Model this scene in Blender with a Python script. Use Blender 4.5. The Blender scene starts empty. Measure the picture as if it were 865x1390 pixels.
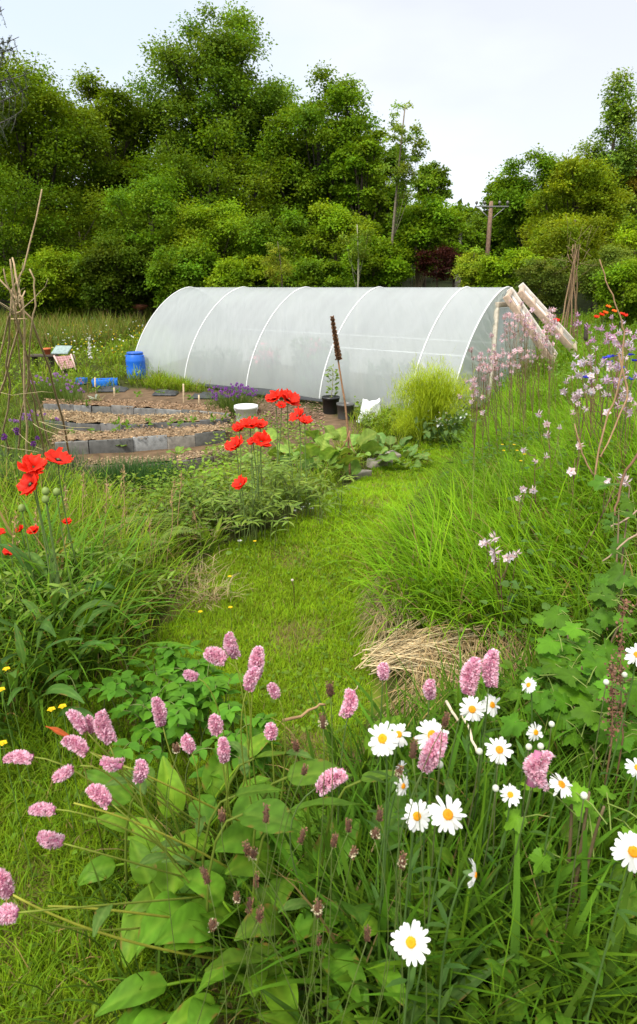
import bpy, math, random
import numpy as np
from mathutils import Vector, Matrix, Euler

rng = np.random.default_rng(11)
random.seed(11)
sc = bpy.context.scene
col = sc.collection
R_ = math.radians

# ------------------------------------------------------------------ camera model (pixels of the photograph -> rays)
F, CX, CY = 867.0, 432.5, 650.0
PITCH = R_(16.7)
cp, sp = math.cos(PITCH), math.sin(PITCH)
EYE = np.array([0.0, 0.0, 1.95])

def ray(px, py):
    xc, yc = (px - CX) / F, (CY - py) / F
    return np.array([xc, cp + yc * sp, -sp + yc * cp])

def at(px, py, d):
    return EYE + d * ray(px, py)

def sstep(a, b, x):
    t = np.clip((x - a) / (b - a), 0, 1)
    return t * t * (3 - 2 * t)

def gz(x, y):
    x = np.asarray(x, float); y = np.asarray(y, float)
    z = 0.35 * (1 - sstep(4.2, 7.0, y))
    edge = 0.12 + 0.19 * y
    z = z + 0.55 * sstep(edge, edge + 2.4, x) * sstep(0.9, 2.4, y) * (1 - sstep(18, 30, y))
    z = z + 0.02 * np.maximum(0, y - 14)
    z = z + 0.13 * np.maximum(0, np.minimum(y, 95) - 32) * sstep(30, 40, y)
    z = z + 0.018 * np.sin(x * 2.1 + 0.7) * np.sin(y * 1.7) + 0.008 * np.sin(x * 6.3) * np.sin(y * 5.1 + 1)
    return z

def _ss(a, b, x):
    t = min(1.0, max(0.0, (x - a) / (b - a)))
    return t * t * (3 - 2 * t)
def gs(x, y):
    z = 0.35 * (1 - _ss(4.2, 7.0, y))
    e = 0.12 + 0.19 * y
    z += 0.55 * _ss(e, e + 2.4, x) * _ss(0.9, 2.4, y) * (1 - _ss(18, 30, y))
    z += 0.02 * max(0, y - 14) + 0.13 * max(0, min(y, 95) - 32) * _ss(30, 40, y)
    return z + 0.018 * math.sin(x * 2.1 + 0.7) * math.sin(y * 1.7) + 0.008 * math.sin(x * 6.3) * math.sin(y * 5.1 + 1)

def dep(p): return float(np.dot(np.asarray(p) - EYE, [0, cp, -sp]))

def gnd(px, py):
    d = 0.4
    r = ray(px, py)
    prev = d; r0, r1, r2 = [float(v) for v in r]
    while d < 300:
        if 1.95 + d * r2 < gs(d * r0, d * r1):
            lo, hi = prev, d
            for _ in range(14):
                m = (lo + hi) / 2
                if 1.95 + m * r2 < gs(m * r0, m * r1): hi = m
                else: lo = m
            p = EYE + hi * r
            return np.array([p[0], p[1], gs(p[0], p[1])])
        prev = d
        d *= 1.04
    return EYE + 300 * r

def gpt(x, y):
    return np.array([x, y, float(gz(x, y))])

def unit(v):
    v = np.asarray(v, float)
    n = np.linalg.norm(v, axis=-1, keepdims=True)
    return v / np.maximum(n, 1e-9)

# ------------------------------------------------------------------ mesh builder
class MB:
    def __init__(self):
        self.V, self.Q, self.T, self.C, self.n = [], [], [], [], 0
    def add(self, V, Q=None, T=None, C=(0.5, 0.5, 0.5)):
        V = np.asarray(V, float).reshape(-1, 3)
        C = np.asarray(C, float)
        if C.ndim == 1: C = np.repeat(C[None], len(V), 0)
        self.V.append(V); self.C.append(C)
        if Q is not None and len(Q): self.Q.append(np.asarray(Q, np.int64).reshape(-1, 4) + self.n)
        if T is not None and len(T): self.T.append(np.asarray(T, np.int64).reshape(-1, 3) + self.n)
        self.n += len(V)
        return self
    def build(self, name, m, parent=None, smooth=False, bevel=0.0):
        V = np.concatenate(self.V); C = np.concatenate(self.C)
        if parent is not None:
            root = parent
            while root.parent is not None: root = root.parent
            V = V - np.array(root.location)
        Q = np.concatenate(self.Q) if self.Q else np.zeros((0, 4), np.int64)
        T = np.concatenate(self.T) if self.T else np.zeros((0, 3), np.int64)
        me = bpy.data.meshes.new(name)
        me.vertices.add(len(V)); me.vertices.foreach_set('co', V.astype(np.float32).ravel())
        loops = np.concatenate([Q.ravel(), T.ravel()]).astype(np.int32)
        tot = np.concatenate([np.full(len(Q), 4), np.full(len(T), 3)]).astype(np.int32)
        start = np.concatenate([[0], np.cumsum(tot)[:-1]]).astype(np.int32)
        me.loops.add(len(loops)); me.loops.foreach_set('vertex_index', loops)
        me.polygons.add(len(tot)); me.polygons.foreach_set('loop_start', start)
        me.polygons.foreach_set('loop_total', tot)
        if smooth: me.polygons.foreach_set('use_smooth', np.ones(len(tot), bool))
        a = me.attributes.new('Col', 'FLOAT_COLOR', 'POINT')
        a.data.foreach_set('color', np.concatenate([np.clip(C, 0, 1), np.ones((len(C), 1))], 1).astype(np.float32).ravel())
        me.update(calc_edges=True); me.validate()
        me.materials.append(m)
        o = bpy.data.objects.new(name, me)
        col.objects.link(o)
        if parent is not None: o.parent = parent
        if bevel:
            b = o.modifiers.new('bevel', 'BEVEL'); b.width = bevel; b.segments = 2; b.limit_method = 'ANGLE'
        return o

def tag(o, label=None, cat=None, group=None, kind=None):
    if label: o['label'] = label
    if cat: o['category'] = cat
    if group: o['group'] = group
    if kind: o['kind'] = kind
    return o

def thing(name, loc, label, cat, group=None):
    o = bpy.data.objects.new(name, None)
    o.empty_display_size = 0.05
    o.location = [float(v) for v in loc]
    col.objects.link(o)
    return tag(o, label, cat, group)

def tree_copy(root, loc, label, group=None, rotz=0.0, scale=1.0):
    r = root.copy(); col.objects.link(r)
    r.location = [float(v) for v in loc]; r.rotation_euler = (0, 0, rotz); r.scale = (scale,) * 3
    r['label'] = label
    if group: r['group'] = group
    for ch in list(root.children):
        c = ch.copy(); col.objects.link(c); c.parent = r
        for g in ch.children:
            d = g.copy(); col.objects.link(d); d.parent = c
    return r

GAIN = 1.0
def jit(c, n, amt=0.2, hue=0.1):
    c = np.asarray(c, float)
    k = 1 + amt * rng.uniform(-1, 1, (n, 1))
    h = hue * rng.uniform(-1, 1, (n, 1))
    out = c[None] * k * np.concatenate([1 + h, np.ones((n, 1)), 1 - h], 1)
    return out

# vectorised ribbons: grass blades
def blades(mb, P, L, W, az, tilt, bend, cb, ct, segs=3, basew=0.6):
    n = len(P)
    L = np.broadcast_to(L, n); W = np.broadcast_to(W, n)
    tilt = np.broadcast_to(tilt, n); bend = np.broadcast_to(bend, n)
    d = np.stack([np.cos(az), np.sin(az), np.zeros(n)], 1)
    tw = rng.uniform(-0.7, 0.7, n)
    s = np.stack([-np.sin(az + tw), np.cos(az + tw), np.zeros(n)], 1)
    cb = np.asarray(cb, float); ct = np.asarray(ct, float)
    if cb.ndim == 1: cb = np.repeat(cb[None], n, 0)
    if ct.ndim == 1: ct = np.repeat(ct[None], n, 0)
    pos = np.array(P, float).copy()
    V = []; C = []
    for k in range(segs + 1):
        t = k / segs
        w = W * (basew + (1 - basew) * min(1, t * 3)) * (1 - t ** 2.2) * 0.5
        c = cb * (1 - t) + ct * t
        if k < segs:
            V += [pos - s * w[:, None], pos + s * w[:, None]]; C += [c, c]
        else:
            V += [pos]; C += [c]
        th = tilt + bend * (t + 0.5 / segs)
        pos = pos + (L / segs)[:, None] * (np.sin(th)[:, None] * d + np.cos(th)[:, None] * np.array([0, 0, 1.0]))
    m = 2 * segs + 1
    V = np.stack(V, 1).reshape(-1, 3); C = np.stack(C, 1).reshape(-1, 3)
    o = (np.arange(n) * m)[:, None]
    Q = [o + np.array([[2 * k, 2 * k + 1, 2 * k + 3, 2 * k + 2]]) for k in range(segs - 1)]
    T = o + np.array([[2 * segs - 2, 2 * segs - 1, 2 * segs]])
    mb.add(V, np.concatenate(Q) if Q else None, T, C)

# vectorised small leaves: two-sided folded rhombus / hexagon
def leaves(mb, P, D, N, L, W, C, full=False):
    n = len(P)
    D = unit(D)
    S = unit(np.cross(D, N)); N2 = np.cross(S, D)
    L = np.broadcast_to(L, n)[:, None]; W = np.broadcast_to(W, n)[:, None]
    C = np.asarray(C, float)
    if C.ndim == 1: C = np.repeat(C[None], n, 0)
    if not full:
        V = np.stack([P, P + D * L * 0.45 + S * W * 0.5 + N2 * W * 0.12, P + D * L, P + D * L * 0.45 - S * W * 0.5 + N2 * W * 0.12], 1)
        o = (np.arange(n) * 4)[:, None]
        mb.add(V.reshape(-1, 3), o + np.array([[0, 1, 2, 3]]), None, np.repeat(C, 4, 0))
    else:
        e = N2 * W * 0.14
        V = np.stack([P, P + D * L * .28 + S * W * .45 + e, P + D * L * .65 + S * W * .38 + e, P + D * L - N2 * L * .08,
                      P + D * L * .65 - S * W * .38 + e, P + D * L * .28 - S * W * .45 + e, P + D * L * .3, P + D * L * .68], 1)
        o = (np.arange(n) * 8)[:, None]
        Q = np.concatenate([o + np.array([[1, 2, 7, 6]]), o + np.array([[6, 7, 4, 5]])])
        T = np.concatenate([o + np.array([[0, 1, 6]]), o + np.array([[0, 6, 5]]), o + np.array([[2, 3, 7]]), o + np.array([[7, 3, 4]])])
        mb.add(V.reshape(-1, 3), Q, T, np.repeat(C, 8, 0))

def tube(mb, pts, r0, r1=None, n=6, c=(0.3, 0.3, 0.2), c1=None, cap=True):
    pts = np.asarray(pts, float); m = len(pts)
    r1 = r0 if r1 is None else r1
    rad = np.linspace(r0, r1, m)
    c = np.asarray(c, float); c1 = c if c1 is None else np.asarray(c1, float)
    tan = unit(np.gradient(pts, axis=0))
    ref = np.array([0.31, 0.17, 0.93]) if abs(tan[0][2]) < 0.9 else np.array([0.95, 0.3, 0.05])
    V = []; C = []
    a = np.arange(n) * 2 * math.pi / n
    for i in range(m):
        s = unit(np.cross(tan[i], ref)); u = np.cross(s, tan[i])
        V.append(pts[i] + rad[i] * (np.cos(a)[:, None] * s + np.sin(a)[:, None] * u))
        t = i / max(1, m - 1); C.append(np.repeat((c * (1 - t) + c1 * t)[None], n, 0))
    V = np.concatenate(V); C = np.concatenate(C)
    Q = [[i * n + j, i * n + (j + 1) % n, (i + 1) * n + (j + 1) % n, (i + 1) * n + j] for i in range(m - 1) for j in range(n)]
    T = []
    if cap:
        k = len(V)
        V = np.concatenate([V, pts[:1], pts[-1:]]); C = np.concatenate([C, c[None], c1[None]])
        T = [[k, (j + 1) % n, j] for j in range(n)] + [[k + 1, (m - 1) * n + j, (m - 1) * n + (j + 1) % n] for j in range(n)]
    mb.add(V, Q, T, C)

def bez(a, b, c, n=9):
    t = np.linspace(0, 1, n)[:, None]
    return (1 - t) ** 2 * np.asarray(a) + 2 * t * (1 - t) * np.asarray(b) + t * t * np.asarray(c)

def frame(axis):
    a = unit(axis)
    ref = np.array([0, 0, 1.0]) if abs(a[2]) < 0.9 else np.array([0, 1.0, 0])
    s = unit(np.cross(ref, a)); u = np.cross(a, s)
    return s, u, a

def lathe(mb, prof, centre, axis=(0, 0, 1), n=24, c=(0.5, 0.5, 0.5), noise=0.0):
    s, u, a = frame(axis)
    V = []
    ang = np.arange(n) * 2 * math.pi / n
    for (r, z) in prof:
        rr = r * (1 + noise * rng.uniform(-1, 1, n))
        V.append(np.asarray(centre) + z * a + (rr * np.cos(ang))[:, None] * s + (rr * np.sin(ang))[:, None] * u)
    m = len(prof)
    Q = [[i * n + j, i * n + (j + 1) % n, (i + 1) * n + (j + 1) % n, (i + 1) * n + j] for i in range(m - 1) for j in range(n)]
    mb.add(np.concatenate(V), Q, None, c)

def box(mb, centre, size, axes=None, c=(0.5, 0.5, 0.5), wob=0.0):
    axes = np.eye(3) if axes is None else np.asarray(axes, float)
    h = np.asarray(size, float) / 2
    V = np.array([[x, y, z] for x in (-1, 1) for y in (-1, 1) for z in (-1, 1)], float) * h
    V = V + wob * rng.uniform(-1, 1, V.shape)
    V = V @ axes + np.asarray(centre)
    mb.add(V, [[0, 1, 3, 2], [4, 6, 7, 5], [0, 4, 5, 1], [2, 3, 7, 6], [0, 2, 6, 4], [1, 5, 7, 3]], None, c)

def grid(mb, G, c):
    G = np.asarray(G, float); m, n = G.shape[:2]
    i, j = np.meshgrid(np.arange(m - 1), np.arange(n - 1), indexing='ij')
    a = (i * n + j).ravel()
    Q = np.stack([a, a + 1, a + n + 1, a + n], 1)
    C = np.asarray(c, float)
    if C.ndim == 3: C = C.reshape(-1, 3)
    mb.add(G.reshape(-1, 3), Q, None, C)

# a broad leaf as a curved sheet
def bigleaf(mb, base, az, L, W, e0, bend, c, shape='ovate', wave=0.06, fold=0.25, roll=0.0, nt=14, nu=7, petiole=0.0):
    c = np.asarray(c, float)
    d = np.array([math.cos(az), math.sin(az), 0]); s0 = np.array([-math.sin(az), math.cos(az), 0]); up = np.array([0, 0, 1.0])
    pos = np.array(base, float)
    G = np.zeros((nt, nu, 3)); C = np.zeros((nt, nu, 3))
    ph = rng.uniform(0, 6)
    if petiole:
        q = pos + petiole * (math.cos(e0) * d + math.sin(e0) * up)
        tube(mb, bez(pos, (pos + q) / 2 + up * petiole * .1, q, 4), 0.004, 0.003, 5, c * np.array([1.4, 1.2, .8]))
        pos = q
    us = np.linspace(-1, 1, nu)
    for k in range(nt):
        t = k / (nt - 1)
        e = e0 - bend * t
        tan = math.cos(e) * d + math.sin(e) * up
        nrm = -math.sin(e) * d + math.cos(e) * up
        s = math.cos(roll) * s0 + math.sin(roll) * nrm; nn = np.cross(tan, s) * -1 if False else math.cos(roll) * nrm - math.sin(roll) * s0
        if shape == 'ovate': w = W * 0.5 * (math.sin(math.pi * min(1, t ** 0.62)) ** 0.8 * 1.0 + 0.02)
        elif shape == 'lance': w = W * 0.5 * (math.sin(math.pi * min(1, 0.06 + t ** 0.8 * .94)) ** 0.75 + 0.01)
        else: w = W * 0.5 * (math.sin(math.pi * (0.15 + 0.85 * t)) ** 0.6 + 0.01)
        if t > .999: w = 0.002
        for j, u in enumerate(us):
            wv = wave * W * math.sin(ph + t * 11 + u * 2) * abs(u)
            vein = (k + 2 * int(round(3 * abs(u)))) % 3
            G[k, j] = pos + s * u * w + nn * (fold * abs(u) * w + wv + (.010 * W * vein if 0 < abs(u) < .95 else 0))
            C[k, j] = c * (np.array([1.45, 1.25, 1.5]) if abs(u) < .05 else (1.13 if vein == 0 else .95)) * (0.90 + 0.2 * rng.random())
            if abs(u) > .95 and rng.random() < .12: C[k, j] = np.array([.22, .13, .03])
        pos = pos + L / (nt - 1) * tan
    grid(mb, G, C)

# a lobed (maple / currant like) leaf as fan with rings
def lobed(mb, centre, nrm, tip, Rr, c, lobes=5, depth=0.45, tooth=0.08, cup=0.15):
    nrm = unit(nrm); tip = np.asarray(tip, float); tip = unit(tip - nrm * np.dot(tip, nrm)); s = np.cross(nrm, tip)
    n = 48
    a = np.linspace(-math.pi, math.pi, n, endpoint=False)
    k = np.abs(a) / math.pi
    r = np.zeros(n)
    angs = np.linspace(-1, 1, lobes) * R_(125)
    for i, la in enumerate(angs):
        amp = 1.0 - 0.35 * abs(la) / R_(125)
        dd = np.abs(a - la) / R_(30)
        r = np.maximum(r, amp * (1 - depth * np.minimum(1, dd) ** 1.3))
    r *= np.where(np.abs(a) > R_(150), 0.45, 1)
    r *= 1 + tooth * np.sign(np.sin(np.arange(n) * math.pi * 0.9))
    V = [np.asarray(centre, float)[None]]
    c = np.asarray(c, float); C = [c[None] * 1.15]
    ph = rng.uniform(0, 6)
    for f in (0.5, 1.0):
        rr = Rr * r * f
        z = cup * Rr * (f ** 2) * (0.5 * np.sin(a * 3 + ph) - 0.6)
        V.append(np.asarray(centre) + (rr * np.cos(a))[:, None] * tip + (rr * np.sin(a))[:, None] * s + z[:, None] * nrm)
        C.append(np.repeat(c[None], n, 0) * (0.9 + 0.2 * rng.random((n, 1))))
    T = [[0, 1 + j, 1 + (j + 1) % n] for j in range(n)]
    Q = [[1 + j, 1 + n + j, 1 + n + (j + 1) % n, 1 + (j + 1) % n] for j in range(n)]
    mb.add(np.concatenate(V), Q, T, np.concatenate(C))

# ------------------------------------------------------------------ materials
def newmat(name):
    m = bpy.data.materials.new(name); m.use_nodes = True
    nt = m.node_tree; nt.nodes.clear()
    out = nt.nodes.new('ShaderNodeOutputMaterial')
    return m, nt, out

def col_noise(nt, scale, lo, hi, detail=3):
    at_ = nt.nodes.new('ShaderNodeAttribute'); at_.attribute_name = 'Col'
    tc = nt.nodes.new('ShaderNodeTexCoord')
    nz = nt.nodes.new('ShaderNodeTexNoise'); nz.inputs['Scale'].default_value = scale; nz.inputs['Detail'].default_value = detail
    nt.links.new(tc.outputs['Object'], nz.inputs['Vector'])
    mr = nt.nodes.new('ShaderNodeMapRange'); mr.inputs[1].default_value = .25; mr.inputs[2].default_value = .75
    mr.inputs[3].default_value = lo; mr.inputs[4].default_value = hi
    nt.links.new(nz.outputs['Fac'], mr.inputs[0])
    vm = nt.nodes.new('ShaderNodeVectorMath'); vm.operation = 'SCALE'
    nt.links.new(at_.outputs['Color'], vm.inputs[0]); nt.links.new(mr.outputs[0], vm.inputs['Scale'])
    return vm.outputs[0], nz

def leafmat(name, rough=0.5, trans=0.35, spec=0.35, scale=25, lo=.8, hi=1.2, tcol=(1.25, 1.15, .6)):
    m, nt, out = newmat(name)
    c, nz = col_noise(nt, scale, lo, hi, 2)
    b = nt.nodes.new('ShaderNodeBsdfPrincipled'); b.inputs['Roughness'].default_value = rough
    b.inputs['Specular IOR Level'].default_value = spec
    nt.links.new(c, b.inputs['Base Color'])
    tl = nt.nodes.new('ShaderNodeBsdfTranslucent')
    vm = nt.nodes.new('ShaderNodeVectorMath'); vm.operation = 'MULTIPLY'; vm.inputs[1].default_value = tcol
    nt.links.new(c, vm.inputs[0]); nt.links.new(vm.outputs[0], tl.inputs['Color'])
    mx = nt.nodes.new('ShaderNodeMixShader'); mx.inputs[0].default_value = trans
    nt.links.new(b.outputs[0], mx.inputs[1]); nt.links.new(tl.outputs[0], mx.inputs[2])
    nt.links.new(mx.outputs[0], out.inputs['Surface'])
    return m

def surfmat(name, rough=0.8, scale=12, lo=.7, hi=1.25, bump=0.3, spec=0.3, bdist=0.01, detail=5):
    m, nt, out = newmat(name)
    c, nz = col_noise(nt, scale, lo, hi, detail)
    b = nt.nodes.new('ShaderNodeBsdfPrincipled'); b.inputs['Roughness'].default_value = rough
    b.inputs['Specular IOR Level'].default_value = spec
    nt.links.new(c, b.inputs['Base Color'])
    if bump:
        bp = nt.nodes.new('ShaderNodeBump'); bp.inputs['Strength'].default_value = bump; bp.inputs['Distance'].default_value = bdist
        nt.links.new(nz.outputs['Fac'], bp.inputs['Height']); nt.links.new(bp.outputs[0], b.inputs['Normal'])
    nt.links.new(b.outputs[0], out.inputs['Surface'])
    return m

M = {}
M['tree_leaf'] = leafmat('tree_foliage', .6, .40, .08, 1.2, .7, 1.3, (1.3, 1.2, .4))
M['grass'] = leafmat('grass_blades', .6, .40, .10, 6, .75, 1.25)
M['leaf'] = leafmat('plant_leaves', .52, .34, .15, 30, .82, 1.18)
M['petal'] = leafmat('petals', .6, .3, .2, 60, .94, 1.06, (1.05, 1, 1))
M['red_petal'] = leafmat('poppy_petals', .55, .35, .2, 25, .8, 1.15, (1.2, .8, .6))
M['straw'] = surfmat('dry_straw', .75, 30, .75, 1.2, .1)
M['bark'] = surfmat('bark', .9, 9, .6, 1.35, .6, .2, .02)
M['stick'] = surfmat('dry_sticks', .85, 35, .7, 1.25, .4, .2, .004)
M['wood'] = surfmat('weathered_wood', .8, 22, .7, 1.25, .4, .25, .004)
M['ground'] = surfmat('earth_and_turf', .95, 7, .6, 1.4, .6, .1, .03, 8)
M['soil'] = surfmat('bed_soil', .95, 45, .45, 1.5, 1.0, .1, .02, 8)
M['slate'] = surfmat('slate_slabs', .75, 14, .65, 1.3, .5, .3, .006)
M['plastic'] = surfmat('moulded_plastic', .38, 8, .88, 1.1, .08, .5, .003)
M['rust'] = surfmat('rusty_iron', .85, 18, .6, 1.4, .4, .3, .004)
M['cloth'] = surfmat('woven_cloth', .9, 60, .8, 1.15, .3, .1, .003)
M['stem'] = surfmat('plant_stems', .6, 40, .85, 1.15, .1)
M['metal'] = surfmat('pale_hoop_tube', .4, 10, .92, 1.05, .05, .5)
# ------------------------------------------------------------------ camera, sky, sun
cd = bpy.data.cameras.new('camera'); cam = bpy.data.objects.new('camera', cd); col.objects.link(cam)
cam.location = EYE; cam.rotation_euler = (math.pi / 2 - PITCH, 0, 0)
cd.sensor_width = 36; cd.sensor_fit = 'AUTO'; cd.lens = F / 1390 * 36
cd.shift_y = -45 / 1390
cd.clip_start = 0.05; cd.clip_end = 2000
cd.dof.use_dof = True; cd.dof.focus_distance = 3.6; cd.dof.aperture_fstop = 9
sc.camera = cam
sc.view_settings.view_transform = 'Standard'; sc.view_settings.look = 'None'; sc.view_settings.exposure = 0
sc.cycles.max_bounces = 7; sc.cycles.diffuse_bounces = 4; sc.cycles.transparent_max_bounces = 12
sc.cycles.sample_clamp_indirect = 4

SUN_EL, SUN_AZ = R_(52), R_(215)          # from behind-left of the camera
w = bpy.data.worlds.new('World'); sc.world = w; w.use_nodes = True
nt = w.node_tree; nt.nodes.clear()
wo = nt.nodes.new('ShaderNodeOutputWorld')
sky = nt.nodes.new('ShaderNodeTexSky'); sky.sky_type = 'NISHITA'; sky.sun_disc = False
sky.sun_elevation = SUN_EL; sky.sun_rotation = SUN_AZ
b1 = nt.nodes.new('ShaderNodeBackground'); b1.inputs[1].default_value = 0.05
nt.links.new(sky.outputs[0], b1.inputs[0])
tc = nt.nodes.new('ShaderNodeTexCoord'); sep = nt.nodes.new('ShaderNodeSeparateXYZ'); nt.links.new(tc.outputs['Generated'], sep.inputs[0])
mp = nt.nodes.new('ShaderNodeMapping'); mp.inputs['Scale'].default_value = (1.0, 1.0, 2.6); mp.inputs['Location'].default_value = (0.3, 0.1, 0.2)
nt.links.new(tc.outputs['Generated'], mp.inputs[0])
nz = nt.nodes.new('ShaderNodeTexNoise'); nz.inputs['Scale'].default_value = 2.6; nz.inputs['Detail'].default_value = 4; nz.inputs['Roughness'].default_value = .5
nt.links.new(mp.outputs[0], nz.inputs['Vector'])
# cloud deck: thin and bluer on the left, heavier and greyer to the right
xr = nt.nodes.new('ShaderNodeMath'); xr.operation = 'MULTIPLY_ADD'; xr.inputs[1].default_value = 0.45; xr.inputs[2].default_value = 0.0
nt.links.new(sep.outputs[0], xr.inputs[0])
ad = nt.nodes.new('ShaderNodeMath'); ad.operation = 'ADD'; nt.links.new(nz.outputs['Fac'], ad.inputs[0]); nt.links.new(xr.outputs[0], ad.inputs[1])
cr = nt.nodes.new('ShaderNodeValToRGB')
els = cr.color_ramp.elements
els[0].position = .22; els[0].color = (.80, .88, .965, 1)
els[1].position = .66; els[1].color = (.85, .85, .87, 1)
e = els.new(.40); e.color = (.87, .91, .955, 1)
e = els.new(.52); e.color = (.92, .93, .95, 1)
nt.links.new(ad.outputs[0], cr.inputs[0])
# overcast gradient: brighter overhead, a paler band along the horizon
g = nt.nodes.new('ShaderNodeValToRGB'); ge = g.color_ramp.elements
ge[0].position = 0.0; ge[0].color = (1.0,) * 3 + (1,)
ge[1].position = 1.0; ge[1].color = (2.7, 2.6, 2.3, 1)
e = ge.new(.37); e.color = (.95, .95, .95, 1)
e = ge.new(.58); e.color = (1.8, 1.75, 1.6, 1)
nt.links.new(sep.outputs[2], g.inputs[0])
mu = nt.nodes.new('ShaderNodeMix'); mu.data_type = 'RGBA'; mu.blend_type = 'MULTIPLY'; mu.inputs[0].default_value = 1
nt.links.new(cr.outputs[0], mu.inputs[6]); nt.links.new(g.outputs[0], mu.inputs[7])
b2 = nt.nodes.new('ShaderNodeBackground'); b2.inputs[1].default_value = 0.97
nt.links.new(mu.outputs[2], b2.inputs[0])
aa = nt.nodes.new('ShaderNodeAddShader'); nt.links.new(b1.outputs[0], aa.inputs[0]); nt.links.new(b2.outputs[0], aa.inputs[1])
nt.links.new(aa.outputs[0], wo.inputs[0])

sd = bpy.data.lights.new('sun', 'SUN'); sd.energy = 3.7; sd.angle = R_(11); sd.color = (1, .95, .86)
so = bpy.data.objects.new('sun', sd); col.objects.link(so)
# sky texture: rotation 0 puts the sun at +Y and it turns clockwise seen from above
sdir = Vector((math.sin(SUN_AZ) * math.cos(SUN_EL), math.cos(SUN_AZ) * math.cos(SUN_EL), math.sin(SUN_EL)))
so.rotation_euler = sdir.to_track_quat('Z', 'Y').to_euler()
so.location = (-6, -8, 12)

# ------------------------------------------------------------------ ground sheet
def axis_pts(segs):
    out = []
    for a, b, s in segs: out += list(np.arange(a, b, s))
    return np.array(out + [segs[-1][1]])
xs = axis_pts([(-400, -60, 34), (-60, -12, 3), (-12, -5, .5), (-5, 5, .1), (5, 12, .5), (12, 60, 3), (60, 400, 34)])
ys = axis_pts([(-60, -4, 8), (-4, 0, .5), (0, 9, .1), (9, 20, .4), (20, 40, 1.2), (40, 110, 4), (110, 700, 60)])
X, Y = np.meshgrid(xs, ys, indexing='ij')
Z = gz(X, Y)

def poly_in(poly, x, y):
    x = np.asarray(x); y = np.asarray(y); ins = np.zeros(x.shape, bool)
    n = len(poly)
    for i in range(n):
        x1, y1 = poly[i]; x2, y2 = poly[(i + 1) % n]
        c = ((y1 > y) != (y2 > y)) & (x < (x2 - x1) * (y - y1) / (y2 - y1 + 1e-12) + x1)
        ins ^= c
    return ins

def wpoly(pix): return [tuple(gnd(px, py)[:2]) for px, py in pix]

PATH = wpoly([(-260, 1330), (-160, 1090), (40, 960), (170, 905), (235, 845), (255, 790), (300, 745), (400, 705), (455, 668), (515, 628), (556, 590), (585, 560),
              (660, 560), (625, 600), (585, 650), (540, 710), (520, 790), (520, 860), (500, 960), (470, 1060), (420, 1200), (380, 1390), (-260, 1390)])
SOIL = wpoly([(40, 560), (110, 533), (200, 528), (300, 530), (372, 548), (450, 560), (500, 580), (430, 640), (330, 660), (200, 660), (60, 640)])
inp = poly_in(PATH, X, Y); ins = poly_in(SOIL, X, Y)
C = np.zeros(X.shape + (3,)); C[...] = (.040, .045, .010)
C[inp] = (.125, .165, .014)
kk = (.5 + .25 * np.sin((X + 7) * 5.5 * 1.7 + 1.1 * np.sin((Y + 7) * 5.5)) + .25 * np.sin((Y + 7) * 5.5 * 1.3 + 1.4 * np.sin((X + 7) * 5.5 * .8 + 2)))
C[inp & (kk > .78)] = (.17, .125, .05)
C[ins] = (.13, .085, .05)
C[(Y > 30)] = (.018, .024, .007)
mb = MB(); G = np.stack([X, Y, Z], -1); grid(mb, G.transpose(1, 0, 2), C.transpose(1, 0, 2))
tag(mb.build('ground', M['ground'], smooth=True), kind='structure')

# ------------------------------------------------------------------ polytunnel
TH = math.atan2(.081, .103)
AX = np.array([math.cos(TH), -math.sin(TH), 0]); HX = np.array([math.sin(TH), math.cos(TH), 0])
T0 = np.array([-.258, 13.7, 0]); BAY = 1.79; TR, TZ = 1.83, 1.93
def tun(t, a, dr=0.0):
    """t bays along the ridge, a = 0 (near foot) .. pi (far foot)"""
    p = 1.24
    ca, sa = math.cos(a), math.sin(a)
    h = -(abs(ca) ** p) * math.copysign(1, ca) * (TR + dr); z = (abs(sa) ** p) * (TZ + dr)
    q = T0 + AX * BAY * t + HX * h
    return np.array([q[0], q[1], z + 0.02])
TL, TE = -2.0, 2.41
m, nt, out = newmat('polythene_film')
c, nzf = col_noise(nt, 1.3, .93, 1.05, 4)
pb = nt.nodes.new('ShaderNodeBsdfPrincipled'); pb.inputs['Roughness'].default_value = .26; pb.inputs['Specular IOR Level'].default_value = .55
nt.links.new(c, pb.inputs['Base Color'])
tl = nt.nodes.new('ShaderNodeBsdfTranslucent'); nt.links.new(c, tl.inputs['Color'])
tp = nt.nodes.new('ShaderNodeBsdfTransparent'); tp.inputs[0].default_value = (.95, .97, .97, 1)
m1 = nt.nodes.new('ShaderNodeMixShader'); m1.inputs[0].default_value = .42
nt.links.new(pb.outputs[0], m1.inputs[1]); nt.links.new(tl.outputs[0], m1.inputs[2])
m2 = nt.nodes.new('ShaderNodeMixShader'); m2.inputs[0].default_value = .46
nt.links.new(m1.outputs[0], m2.inputs[1]); nt.links.new(tp.outputs[0], m2.inputs[2])
# dusty lower skirt and long faint creases
wv = nt.nodes.new('ShaderNodeTexNoise'); wv.inputs['Scale'].default_value = 2.2; wv.inputs['Detail'].default_value = 3
mpp = nt.nodes.new('ShaderNodeMapping'); mpp.inputs['Rotation'].default_value = (0, 0, TH); mpp.inputs['Scale'].default_value = (3.2, .6, .6)
tcc = nt.nodes.new('ShaderNodeTexCoord'); nt.links.new(tcc.outputs['Object'], mpp.inputs[0]); nt.links.new(mpp.outputs[0], wv.inputs['Vector'])
bpn = nt.nodes.new('ShaderNodeBump'); bpn.inputs['Strength'].default_value = .5; bpn.inputs['Distance'].default_value = .06
nt.links.new(wv.outputs['Fac'], bpn.inputs['Height']); nt.links.new(bpn.outputs[0], pb.inputs['Normal'])
nt.links.new(m2.outputs[0], out.inputs['Surface'])
M['film'] = m

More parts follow.
